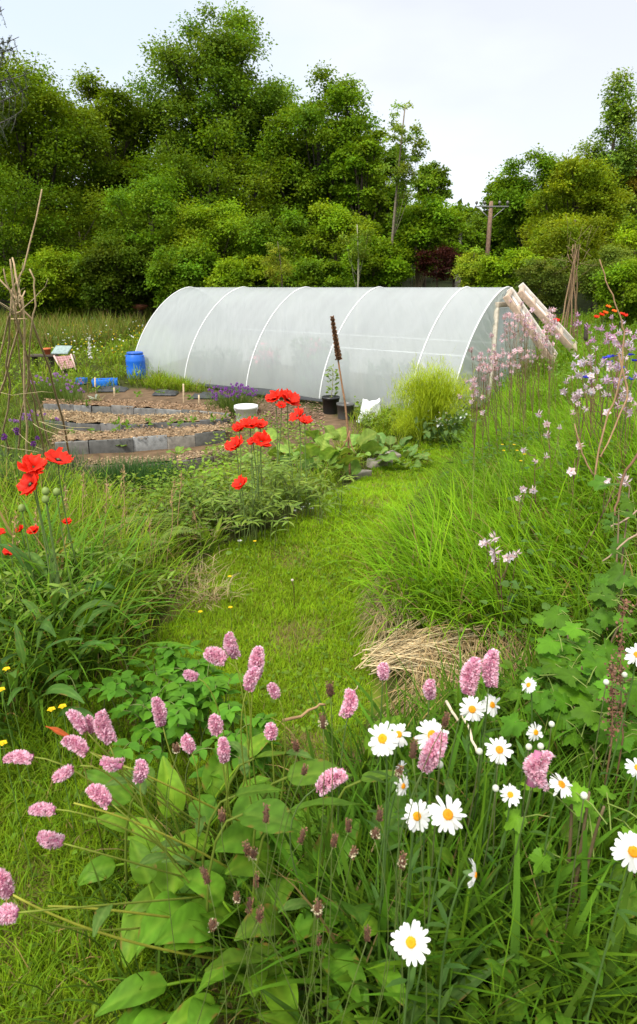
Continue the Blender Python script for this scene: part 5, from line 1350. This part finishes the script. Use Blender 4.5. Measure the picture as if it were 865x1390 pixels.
def bistort(px, py, ln, ang, d, foot, label, wid=None, group='pink bistort flower spikes', depthlean=0.0):
    """ang: direction of the tip in the picture, degrees (90 = up)"""
    ln = ln * .94; a = R_(ang); tip = at(px + math.cos(a) * ln / 2, py - math.sin(a) * ln / 2, d + depthlean); bs = at(px - math.cos(a) * ln / 2, py + math.sin(a) * ln / 2, d)
    L = np.linalg.norm(tip - bs); Rr = wid * d / F / 2 * .86; fade = rng.random() ** 2
    axis = unit(tip - bs); t = thing('bistort_flower', foot, label, 'bistort', group)
    ctrl = bs - axis * L * 2.6; ctrl[2] = max(ctrl[2], foot[2] + .06)
    col1 = (.20, .25, .03) if px < 420 else (.08, .13, .03)
    p = stemto(t, foot, bs, ctrl, .0026, .0014, np.array(col1), np.array(col1) * .9)
    s, u, ax = frame(axis); mb = MB()
    rings = max(7, int(L / .0042)); m_ = rings * 11
    i = np.arange(m_); f = (i + .5) / m_; th = i * 2.39996
    prof = np.sin(np.pi * np.clip(.10 + .86 * f, 0, 1)) ** .5 * Rr
    bend = .10 * L * rng.normal() * (f - .5) ** 2 * 4
    base = bs + f[:, None] * (tip - bs) + bend[:, None] * s
    rad = np.cos(th)[:, None] * s + np.sin(th)[:, None] * u
    tone = rng.uniform(0, 1, (m_, 1)) ; cc = np.array([[.76, .35, .47]]) * (1 - tone) + np.array([[.90, .66, .76]]) * tone
    cc = cc * (1 - .28 * fade * (f[:, None] < .35 * fade + .1)) 
    for k in range(3):
        P = base + rad * prof[:, None] * .62 + rng.normal(0, .0006, (m_, 3))
        D = unit(rad + ax * .35 + rng.normal(0, .42, (m_, 3))); leaves(mb, P, D, unit(rng.normal(0, 1, (m_, 3))), prof * .62 + .0018, Rr * .42, cc * rng.uniform(.85, 1.1))
    leaves(mb, base + rad * prof[:, None] * .9, unit(rad + ax * .2 + rng.normal(0, .3, (m_, 3))), unit(rng.normal(0, 1, (m_, 3))), Rr * .45, Rr * .09, jit((.86, .68, .74), m_, .15))
    tube(mb, [bs, (bs + tip) / 2, tip], Rr * .55, Rr * .4, 7, (.55, .20, .33)); sp_ = mb.build('flower_spike', M['petal'], t)
    if rng.random() < .5:
        q = p[rng.integers(3, 7)]; mb = MB(); bigleaf(mb, q, rng.uniform(0, 6.28), .08, .028, .6, .9, (.09, .17, .03), 'lance'); mb.build('leaf', M['leaf'], t, True)
def G_(px, py): return gnd(px, py)
cl = lambda: gnd(310 + rng.normal() * 25, 1190 + rng.normal() * 30)
BI = [(293, 890, 32, 155, 1.62, 22, 'horizontal pink spike leaning left at the top of the left clump'), (313, 877, 36, 108, 1.64, 18, 'upright pink spike touching the horizontal one at the top of the left clump'),
      (348, 900, 46, 82, 1.55, 21, 'tall pink spike of the fused pair beside the path'), (341, 921, 34, 70, 1.52, 19, 'short pink spike of the fused pair beside the path'), (259, 917, 21, 160, 1.62, 14, 'tiny flat pink spike below the topmost pair on the left'), (372, 937, 22, 120, 1.55, 15, 'tiny pink spike right of the fused pair'),
      (217, 966, 40, 102, 1.52, 18, 'upright pink spike alone over the left turf'), (293, 984, 27, 100, 1.5, 19, 'short pink spike below the path-side pair, upper of a trio'), (255, 1010, 25, 115, 1.48, 17, 'left spike of the small trio over the big leaves'), (304, 1018, 34, 95, 1.45, 17, 'right spike of the small trio over the big leaves'),
      (368, 993, 22, 95, 1.5, 18, 'stubby pink spike above the largest leaves'), (476, 955, 38, 78, 1.55, 20, 'pink spike standing alone in the middle of the path view'), (520, 911, 23, 88, 1.7, 16, 'small pink spike before the straw ends'), (583, 936, 28, 88, 1.66, 17, 'small pink spike over the straw, left of the tall pair'),
      (638, 917, 52, 76, 1.55, 25, 'left spike of the tall pink pair over the straw'), (665, 907, 52, 86, 1.55, 22, 'right spike of the tall pink pair over the straw'), (449, 1057, 46, 32, 1.35, 24, 'pink spike tilted right above the large glossy leaves'), (588, 1020, 60, 62, 1.25, 27, 'long slanting pink spike in front of a daisy'),
      (726, 1043, 50, 78, 1.4, 30, 'fat pink spike right of the daisies'), (106, 978, 38, 128, 1.4, 16, 'slanting pink spike leftmost of the upper left trio'), (121, 984, 24, 110, 1.42, 17, 'middle pink spike of the upper left trio'), (140, 988, 46, 110, 1.38, 22, 'large pink spike rightmost of the upper left trio'),
      (104, 1010, 38, 150, 1.36, 19, 'diagonal pink spike under the upper left trio'), (27, 1027, 38, 178, 1.36, 17, 'horizontal pink spike farthest left'), (151, 1038, 32, 172, 1.34, 17, 'nearly flat pink spike in the middle of the left spread'), (192, 1047, 30, 84, 1.35, 19, 'short upright pink spike nearest the big leaves on the left'),
      (86, 1050, 30, 210, 1.32, 17, 'pink spike drooping left, centre of the left spread'), (136, 1078, 38, 140, 1.3, 21, 'diagonal pink spike above two flat ones'), (58, 1098, 36, 178, 1.28, 16, 'flat pink spike, upper of the two low ones at left'), (68, 1140, 36, 165, 1.24, 20, 'flat pink spike, lowest over the open turf'),
      (4, 1198, 42, 120, 1.16, 22, 'pink spike cut by the left edge, upper'), (10, 1240, 30, 185, 1.12, 24, 'pink spike cut by the left edge, lower')]
for px, py, ln, an, d, wd, lab in BI:
    if px < 260: f = gnd(300 + rng.normal() * 22, 1215 + rng.normal() * 30) if py > 960 else gnd(300 + rng.normal() * 15, 1150)
    elif px < 420: f = gnd(px * .6 + 150 + rng.normal() * 10, 1170 + rng.normal() * 15)
    else: f = gpt(at(px, py, d)[0] + rng.normal(0, .04), at(px, py, d)[1] + .04)
    bistort(px, py, ln, an, d, f, lab, wd)
# bare yellow bistort stems sprawling left
bare = thing('bistort_plant', gnd(300, 1215), 'bare yellow bistort stems sprawling over the turf at lower left', 'plant')
for pts, lab in [([(330, 1130, 1.4), (230, 1060, 1.36), (120, 1020, 1.38)], 'upper bare yellow stem sprawling over the left turf'), ([(270, 1285, 1.2), (150, 1290, 1.2), (18, 1215, 1.15)], 'lowest bare yellow stem curving along the bottom left'), ([(265, 1240, 1.25), (150, 1230, 1.25), (65, 1230, 1.25)], 'short bare yellow stem above the lowest one'), ([(300, 1190, 1.35), (230, 1120, 1.33), (100, 1090, 1.3)], 'middle bare yellow stem sprawling over the left turf')]:
    p = [at(*q) for q in pts]; p[0] = gnd(pts[0][0] + 60, pts[0][1] + 20); mb = MB(); tube(mb, bez(p[0], p[1], p[2], 12), .0030, .0018, 6, (.27, .28, .03)); mb.build('stem', M['stem'], bare, True)

# plantain seed heads
PL = [(241, 1022), (301, 1115), (336, 1160), (343, 1166), (361, 1118), (347, 1205), (322, 1226), (337, 1240), (352, 1250), (289, 1262), (404, 1020), (412, 1052), (439, 990), (407, 1145), (452, 1150), (477, 1165), (498, 1278), (432, 1282), (508, 1138), (473, 1130), (515, 1115), (545, 1180), (601, 990), (603, 985), (540, 1055), (560, 1030), (449, 945), (432, 1245), (283, 1200)]
for k, (px, py) in enumerate(PL):
    d = rng.uniform(.95, 1.2); c = at(px, py, d); b = gpt(c[0] + rng.normal(0, .09), c[1] + rng.uniform(.0, .14))
    t = thing('plantain_head', b, 'thin stalked brown plantain seed head in the foreground', 'seed head', 'brown plantain seed heads'); stemto(t, b, c, c - UP * .2 + [rng.normal(0, .07), rng.normal(0, .04), 0], .0010, .0007, (.10, .14, .03))
    ax = unit([rng.normal(0, .15), rng.normal(0, .15), 1]); L = rng.uniform(.018, .034); r = rng.uniform(.0035, .005); mb = MB()
    lathe(mb, [(0, 0), (r * .8, L * .1), (r, L * .35), (r * .85, L * .7), (r * .3, L * .95), (0, L)], c, ax, 10, (.10, .05, .03))
    m_ = 90; u = rng.uniform(.02, 1, m_); a = rng.uniform(0, 6.28, m_); s, v, _ = frame(ax); rad = np.cos(a)[:, None] * s + np.sin(a)[:, None] * v
    leaves(mb, c + ax * (u * L)[:, None] + rad * r * .75, unit(rad + ax * .5), unit(rng.normal(0, 1, (m_, 3))), .0038, .0022, jit((.20, .10, .055), m_, .4)); mb.build('seed_spike', M['straw'], t)
    if k % 3 == 0:
        mb = MB(); m_ = 26; a = rng.uniform(0, 6.28, m_); rad = np.cos(a)[:, None] * s + np.sin(a)[:, None] * v
        leaves(mb, c + ax * (rng.uniform(.3, .6, m_) * L)[:, None] + rad * r * 1.5, unit(rng.normal(0, 1, (m_, 3))), unit(rng.normal(0, 1, (m_, 3))), .004, .003, (.62, .55, .36)); mb.build('anthers', M['petal'], t)

# dock seed stalks at the right edge
for pts, lab in [([(846, 1000, 1.75), (838, 900, 1.75), (848, 815, 1.75)], 'tall rusty dock seed stalk at the right edge above the currant'), ([(830, 1010, 1.7), (833, 960, 1.7), (830, 900, 1.7)], 'shorter rusty dock seed stalk left of the tall one')]:
    p = [at(*q) for q in pts]; b = gpt(p[0][0], p[0][1]); t = thing('dock_stalk', b, lab, 'dock'); q = bez(p[0], p[1], p[2], 20); mb = MB(); tube(mb, np.concatenate([[b], q]), .0026, .0012, 5, (.17, .10, .05)); mb.build('stem', M['stem'], t)
    n = 240; i = rng.integers(2, 20, n); P = q[i] + rng.normal(0, 1, (n, 3)) * np.array([.011, .011, .012]) * (.6 + .6 * np.sin(i * 1.4))[:, None]; mb = MB(); leaves(mb, P, unit(rng.normal(0, 1, (n, 3))), unit(rng.normal(0, 1, (n, 3))), .010, .008, jit((.17, .085, .05), n, .4)); mb.build('seed_spike', M['straw'], t)

# poppies
def poppy(px, py, diam, d, face, label, foot=None, openness=.45, ragged=0.0, c=(.78, .022, .006), pyfoot=None, group='red poppies'):
    ctr = at(px, py, d); Rr = diam * d / F / 2
    b = foot if foot is not None else gpt(ctr[0] + rng.normal(0, .05), ctr[1] + rng.normal(.05, .04))
    t = thing('poppy', b, label, 'poppy', group); Rr = Rr * (.86 if px < 120 else 1.0); face = (face[0] * 1.2 + rng.normal(0, .15), face[1] * .48, abs(face[2]) * 1.15 + .1); openness = min(1.2, openness * 1.25 + .33); ragged = .3; nrm = unit(face); s, u, a = frame(nrm); base = ctr - a * Rr * .45
    stemto(t, b, base, base - a * .05 - UP * .22, .004, .003, (.12, .18, .05))
    for k in range(6):
        an = k * math.pi / 3 + rng.normal(0, .12); dr = math.cos(an) * s + math.sin(an) * u; sd = np.cross(a, dr); G = []; C = []; op = openness * rng.uniform(.7, 1.35) * (1.0 if k % 2 else .8); ph = rng.uniform(0, 6)
        for i in range(7):
            f = i / 6; row = []; cr = []
            for j in range(9):
                v = (j - 4) / 4; w = Rr * 1.0 * math.sin(math.pi * (.12 + .50 * f)) * (1 if f < .95 else .9)
                edge = 1 + (.10 + ragged * .25) * math.sin(v * 9 + ph) * f - .12 * v * v
                out_ = Rr * 1.12 * f * edge * math.cos(op * (1 - .35 * f)) ; up_ = Rr * 1.1 * f * math.sin(op * (1.2 - .6 * f)) * edge + Rr * .06 * math.sin(v * 9 + ph) * f
                row.append(base + dr * out_ + sd * w * v + a * (up_ + .16 * Rr * v * v * f) + rng.normal(0, .035, 3) * Rr * f); kk = 1 if f > .25 else .25
                cr.append((np.array(c) * (.72 + .35 * f + .12 * math.sin(v * 14 + ph)) + np.array([.05, .035, .02]) * max(0, f - .8) * 3) * (kk if kk < 1 else rng.uniform(.85, 1.12)) if f > .12 else (.03, .004, .01))
            G.append(row); C.append(cr)
        mb = MB(); grid(mb, G, np.array(C)); mb.build('petal', M['red_petal'], t, True)
    mb = MB(); lathe(mb, [(0, 0), (Rr * .10, .02 * Rr), (Rr * .15, .16 * Rr), (Rr * .14, .26 * Rr), (Rr * .17, .29 * Rr), (0, .33 * Rr)], base, a, 14, (.10, .13, .06)); pod = mb.build('seed_pod', M['stem'], t, True)
    n = 130; an = rng.uniform(0, 6.28, n); rr = Rr * rng.uniform(.15, .34, n); P = base + (np.cos(an) * rr)[:, None] * s + (np.sin(an) * rr)[:, None] * u + a * (Rr * rng.uniform(.1, .24, n))[:, None]
    mb = MB(); leaves(mb, P, unit(np.repeat(a[None], n, 0) + rng.normal(0, .5, (n, 3))), unit(rng.normal(0, 1, (n, 3))), Rr * .09, Rr * .05, (.012, .006, .015)); mb.build('stamens', M['straw'], pod)
PO = [(45, 632, 38, 2.75, (.15, -.75, .5), .9, 'largest poppy at left, above a black-centred one'), (80, 621, 36, 2.85, (.3, -.35, .9), .35, 'flat poppy tilted right at the end of the left group'), (39, 656, 34, 2.72, (-.1, -.9, .25), .35, 'left poppy showing its black centre'),
      (45, 720, 17, 3.2, (0, -.7, .6), .6, 'small poppy half hidden in grass below the left group, right of two'), (27, 718, 14, 3.2, (-.2, -.7, .6), .7, 'small poppy half hidden in grass below the left group, left of two'), (14, 748, 20, 2.9, (.1, -.6, .7), .8, 'lowest half hidden poppy at the left edge'), (91, 708, 13, 3.3, (.2, -.6, .7), .7, 'tiny poppy half hidden in grass right of the lower pair'), (0, 722, 14, 3.0, (.2, -.6, .7), .7, 'poppy cut by the left edge'),
      (372, 539, 23, 4.7, (-.2, -.7, .6), .6, 'left of the two highest poppies before the tunnel'), (394, 540, 27, 4.7, (.3, -.6, .6), .5, 'right of the two highest poppies before the tunnel'), (382, 550, 12, 4.65, (0, -.8, .4), 1.0, 'small half closed poppy under the two highest'), (403, 563, 20, 4.4, (-.3, -.7, .5), .5, 'poppy with dark centre right of the main group'), (415, 571, 17, 4.35, (.2, -.7, .6), .8, 'ragged poppy at the right end of the group'),
      (324, 581, 18, 4.2, (-.2, -.7, .6), .8, 'poppy over the white bucket, left of three'), (340, 575, 24, 4.15, (0, -.6, .7), .5, 'poppy over the white bucket, middle of three'), (354, 577, 18, 4.15, (.2, -.7, .6), .7, 'poppy over the white bucket, right of three'), (318, 604, 25, 4.0, (-.25, -.65, .6), .55, 'low wide poppy left of the upright one'), (355, 598, 25, 4.0, (.1, -.85, .35), .9, 'full upright poppy in the middle of the group'), (342, 599, 12, 4.0, (-.3, -.7, .3), 1.0, 'small half closed poppy between two larger ones'),
      (326, 656, 20, 3.9, (0, -.75, .55), .6, 'lowest poppy with pale petal edges, alone over the herbs'), (755, 435, 9, 9.0, (0, -.7, .6), .7, 'distant poppy against the leaning frames')]
for px, py, dm, d, fc, op, lab in PO: poppy(px, py, dm, d, fc, lab, None, op)
for k, (px, py, c) in enumerate([(810, 430, (.8, .03, .006)), (817, 427, (.8, .04, .006)), (822, 424, (.85, .14, .01)), (834, 422, (.85, .16, .01)), (845, 426, (.8, .03, .006)), (849, 428, (.8, .03, .006)), (826, 416, (.85, .2, .01))]):
    poppy(px, py, 6.5, 11.5, (0, -.7, .6), 'distant red or orange poppy at right before the hazel bush', None, .6, 0, c, group='distant poppies at right')
for px, py, d in [(62, 667, 2.7), (77, 668, 2.72), (62, 678, 2.7), (349, 586, 4.1), (341, 620, 4.0), (30, 690, 2.8)]:
    c = at(px, py, d); b = gpt(c[0], c[1] + .05); t = thing('poppy_bud', b, 'round green hairy poppy bud on a stalk', 'flower bud', 'green poppy buds'); stemto(t, b, c, c - UP * .2, .003, .0025, (.12, .18, .05)); r = .016
    mb = MB(); lathe(mb, [(0, -r * 1.2), (r * .8, -r * .7), (r, 0), (r * .8, r * .8), (0, r * 1.3)], c, (0, 0, 1), 12, (.20, .27, .07)); mb.build('bud', M['stem'], t, True)
# poppy foliage: long pinnate hairy leaves
for px, py, d, n, lab in [(300, 640, 4.2, 20, 'poppy foliage under the left of the middle poppies'), (345, 640, 4.1, 24, 'poppy foliage under the upright middle poppy'), (385, 600, 4.6, 24, 'poppy foliage under the highest poppies'), (410, 610, 4.4, 22, 'poppy foliage at the right end of the group'), (45, 700, 2.8, 36, 'poppy foliage under the left poppies'), (90, 720, 3.0, 26, 'poppy foliage right of the left poppies')]:
    b = at(px, py, d); b[2] = float(gz(b[0], b[1])); pinnate(lab, b, n, .16, (.18, .27, .04), 'poppy_foliage', .13, .40, 4, (.075, .018))

# chives with purple heads
def chives(px, py, d, Rr, H, n, heads, lab, hc=(.30, .10, .42)):
    b = gnd(px, py); k_ = dep(b) / d; Rr *= k_; H *= k_; t = thing('chive_clump', b, lab, 'chives'); q = b[:2] + rng.normal(0, Rr * .45, (n, 2)); mb = MB(); az = np.arctan2(q[:, 1] - b[1], q[:, 0] - b[0])
    blades(mb, onground(q), rng.uniform(H * .6, H, n), .008, az, rng.uniform(.0, .5, n), rng.uniform(.1, .6, n), (.06, .10, .02), jit((.13, .21, .04), n, .25), 4); mb.build('foliage', M['grass'], t)
    for k in range(heads):
        a = rng.uniform(0, 6.28); r = Rr * math.sqrt(rng.random()) * 1.1; c = b + [r * math.cos(a), r * math.sin(a) * .7, H * rng.uniform(.78, 1.12) - r * .25]
        mb = MB(); m_ = 46; v = unit(rng.normal(0, 1, (m_, 3))); rr = rng.uniform(.016, .024); leaves(mb, c + v * rr * .45, v, unit(rng.normal(0, 1, (m_, 3))), rr * .75, rr * .5, jit(hc, m_, .35)); lathe(mb, [(0, -rr * .5), (rr * .5, 0), (0, rr * .5)], c, n=6, c=np.array(hc) * .6); tube(mb, [[b[0] + r * .4 * math.cos(a), b[1], b[2]], c], .0025, n=4, c=(.1, .16, .04)); mb.build('flower_head', M['petal'], t)
chives(318, 562, 9.4, .34, .42, 700, 80, 'bushy chive clump with purple heads left of the white bucket')
chives(80, 545, 9.6, .36, .42, 500, 34, 'purple headed chives below the covered chair', (.42, .22, .48))
chives(100, 555, 9.2, .16, .34, 160, 12, 'small purple chive clump at the corner of the farthest bed', (.40, .2, .46))
chives(45, 600, 7.6, .30, .36, 300, 16, 'purple headed chives inside the bean wigwam', (.36, .16, .45))
chives(20, 690, 3.4, .2, .4, 160, 7, 'dark purple flowers among the onions at the left edge', (.16, .03, .24))

# columbines on the bank
def columbine(px_foot, pys, heads, d, label, stemc=(.16, .10, .05), fc=(.80, .54, .58), size=.032, group='tall pink columbines before the tunnel end'):
    b0 = at(px_foot, pys, d); b = gpt(b0[0], b0[1]); t = thing('columbine', b, label, 'columbine', group); mbs = MB(); mbf = MB()
    heads = list(heads) + ([(x + rng.normal() * 8, y + rng.normal() * 8) for x, y in heads[::2]] if len(heads) > 4 else [])
    tops = [at(x, y, d + rng.normal(0, .12)) for x, y in heads]; m0 = np.mean(tops, 0); fork = b * .45 + m0 * .55; pm = bez(b, b * .5 + m0 * .5 + rng.normal(0, .02, 3), m0, 12); tube(mbs, pm, .0023, .0018, 5, stemc)
    for q in tops:
        fork = pm[rng.integers(4, 12)]
        tube(mbs, bez(fork, (fork + q) / 2 + [(q[0] - fork[0]) * .3, 0, -.02], q + [0, 0, .015], 6), 0.0019, .0012, 4, stemc, cap=False); m_ = 5; an = rng.uniform(0, 1.3) + np.arange(m_) * 1.2566; ax = unit([rng.normal(0, .6), -.4, rng.uniform(-.9, .2)]); s, u, a = frame(ax)
        sz = size * rng.uniform(.75, 1.2); rad = np.cos(an)[:, None] * s + np.sin(an)[:, None] * u; tone = rng.uniform(.7, 1.15)
        leaves(mbf, np.repeat(q[None], m_, 0), unit(rad + a * .35), np.repeat(a[None], m_, 0), sz * .9, sz * .78, jit(np.array(fc) * tone, m_, .15)); rad2 = np.cos(an + .63)[:, None] * s + np.sin(an + .63)[:, None] * u
        leaves(mbf, np.repeat(q[None], m_, 0), unit(rad2 * .6 + a), np.repeat(a[None], m_, 0), sz * .7, sz * .5, jit((.86, .76, .77), m_, .1)); leaves(mbf, q + rad2 * sz * .2, unit(rad2 * .4 - a), rad2, sz * .9, sz * .22, jit(np.array(fc) * .8, m_, .1))
    mbs.build('stem', M['stem'], t); mbf.build('blossom', M['petal'], t)
    mb = MB(); n = 30; az = rng.uniform(0, 6.28, n); P = b + np.stack([rng.normal(0, .10, n), rng.normal(0, .10, n), rng.uniform(.05, .35, n)], 1); leaves(mb, P, np.stack([np.cos(az), np.sin(az), rng.uniform(-.2, .4, n)], 1), unit(rng.normal(0, .3, (n, 3)) + UP), .045, .04, jit((.08, .16, .03), n, .25), True); mb.build('foliage', M['leaf'], t)
def heads_around(cx, cy, sx, sy, n): return [(cx + rng.normal() * sx, cy + rng.normal() * sy) for _ in range(n)]
for fx, hx, hy, sx, sy, n, d in [(705, 690, 430, 8, 14, 9, 6.4), (712, 700, 448, 9, 14, 9, 6.2), (722, 715, 430, 9, 12, 9, 6.4), (733, 728, 445, 9, 12, 8, 6.3), (748, 745, 438, 8, 12, 9, 6.5), (690, 676, 480, 8, 14, 8, 6.0), (662, 655, 490, 8, 12, 9, 5.9), (672, 660, 505, 9, 12, 9, 5.7), (684, 672, 498, 8, 12, 9, 5.8),
                                 (700, 690, 490, 8, 14, 8, 5.8), (650, 645, 515, 6, 12, 7, 5.6), (720, 710, 475, 8, 12, 8, 6.0), (738, 735, 470, 7, 12, 7, 6.2), (752, 750, 460, 7, 12, 6, 6.3), (765, 755, 425, 5, 8, 5, 6.6)]:
    columbine(fx, 560, heads_around(hx, hy, sx, sy, n), d, 'tall dark stemmed columbine with pale pink flowers before the tunnel end')
for fx, hx, hy, sx, sy, n, d, fc in [(800, 800, 490, 16, 14, 12, 4.6, (.62, .52, .60)), (820, 815, 520, 14, 14, 10, 4.4, (.66, .58, .64)), (845, 838, 505, 12, 14, 10, 4.3, (.58, .40, .56)), (790, 786, 530, 10, 14, 7, 4.6, (.62, .50, .56)), (835, 830, 455, 14, 10, 9, 5.2, (.60, .34, .50)), (860, 850, 470, 8, 12, 7, 4.8, (.66, .5, .6)), (810, 805, 445, 10, 10, 6, 5.6, (.55, .30, .50)), (855, 848, 545, 8, 12, 6, 3.9, (.6, .42, .48))]:
    columbine(fx, 640, heads_around(hx, hy, sx, sy, n), d, 'pale lilac columbine crowded at the right edge around the long cane', (.16, .07, .05), tuple(1.25 * v for v in fc), .034, 'lilac columbines around the long cane')
for fx, heads, d, lab in [(750, [(742, 575), (760, 580), (743, 590), (732, 562)], 4.3, 'columbine with four low flowers in the middle of the bank'), (785, [(785, 548), (795, 555), (778, 560), (824, 560)], 4.2, 'columbine with flowers level with the cane bend'), (735, [(742, 619), (727, 626), (711, 611)], 3.9, 'short columbine just above the buttercups'), (786, [(787, 605), (775, 640)], 3.7, 'sparse columbine right of the buttercups'), (700, [(704, 676), (710, 664), (724, 665)], 3.6, 'columbine with one white flower deep in the bank grass'), (760, [(822, 654), (850, 654), (846, 648)], 3.2, 'columbine with white flowers at the right edge'), (695, [(694, 755), (689, 757), (655, 738), (671, 730), (672, 760)], 2.9, 'low dark stemmed columbine with three pale flowers over the path-side grass'), (640, [(640, 545), (648, 535), (655, 560)], 5.4, 'columbine nearest the fennel clump')]:
    columbine(fx, heads[0][1] + 110, heads, d, lab, (.13, .05, .045), (.82, .64, .68), .032, 'scattered columbines on the bank')
# blue cornflowers
for px, py in [(822, 487), (828, 485), (833, 484), (795, 513), (857, 482), (862, 490), (857, 515), (827, 492), (865, 512), (843, 500)]:
    c = at(px, py, 4.5); b = gpt(c[0], c[1] + .05); t = thing('cornflower', b, 'deep blue cornflower among the lilac columbines', 'cornflower', 'blue cornflowers at the right edge'); stemto(t, b, c, c - UP * .2, .003, .002, (.09, .15, .04)); n = 16; an = rng.uniform(0, 6.28, n); mb = MB()
    leaves(mb, np.repeat(c[None], n, 0), np.stack([np.cos(an), np.sin(an), rng.uniform(0, .8, n)], 1), unit(rng.normal(0, .4, (n, 3)) + UP), .03, .012, jit((.06, .06, .62), n, .3)); mb.build('flower_head', M['petal'], t)
# buttercups
for px, py, d in [(682, 604, 4.2), (684, 612, 4.2), (698, 604, 4.2), (702, 612, 4.2), (712, 617, 4.1), (707, 626, 4.1), (9, 909, 1.9), (2, 937, 1.8), (70, 964, 1.75), (85, 960, 1.75), (312, 783, 3.3), (272, 831, 2.9), (346, 735, 3.8), (4, 1010, 1.6), (313, 825, 2.9), (788, 503, 5.0)]:
    c = at(px, py, d); b = gpt(c[0], c[1] + .04); t = thing('buttercup', b, 'small yellow buttercup rising from the grass', 'buttercup', 'yellow buttercups'); stemto(t, b, c, c - UP * .06, .0014, .0012, (.10, .18, .03)); mb = MB(); an = np.arange(5) * 1.2566; Lp = .0125
    leaves(mb, np.repeat(c[None], 5, 0), np.stack([np.cos(an), np.sin(an), an * 0 + .35], 1), np.repeat(UP[None], 5, 0), Lp, Lp * 1.1, (.80, .55, .008), True); lathe(mb, [(.004, 0), (.003, .004), (0, .005)], c, n=8, c=(.7, .5, .02)); mb.build('flower_head', M['petal'], t)
# bistort seed in mown path: one dandelion clock stalk
c = at(397, 788, 3.0); b = gnd(399, 826); t = thing('dandelion_stalk', b, 'single bald dandelion stalk standing in the mown path', 'dandelion'); stemto(t, b, c, (b + c) / 2 + [.01, 0, 0], .0025, .002, (.24, .16, .07)); mb = MB(); lathe(mb, [(0, -.006), (.007, 0), (.006, .006), (0, .009)], c, n=10, c=(.62, .55, .45)); mb.build('seed_head', M['petal'], t, True)
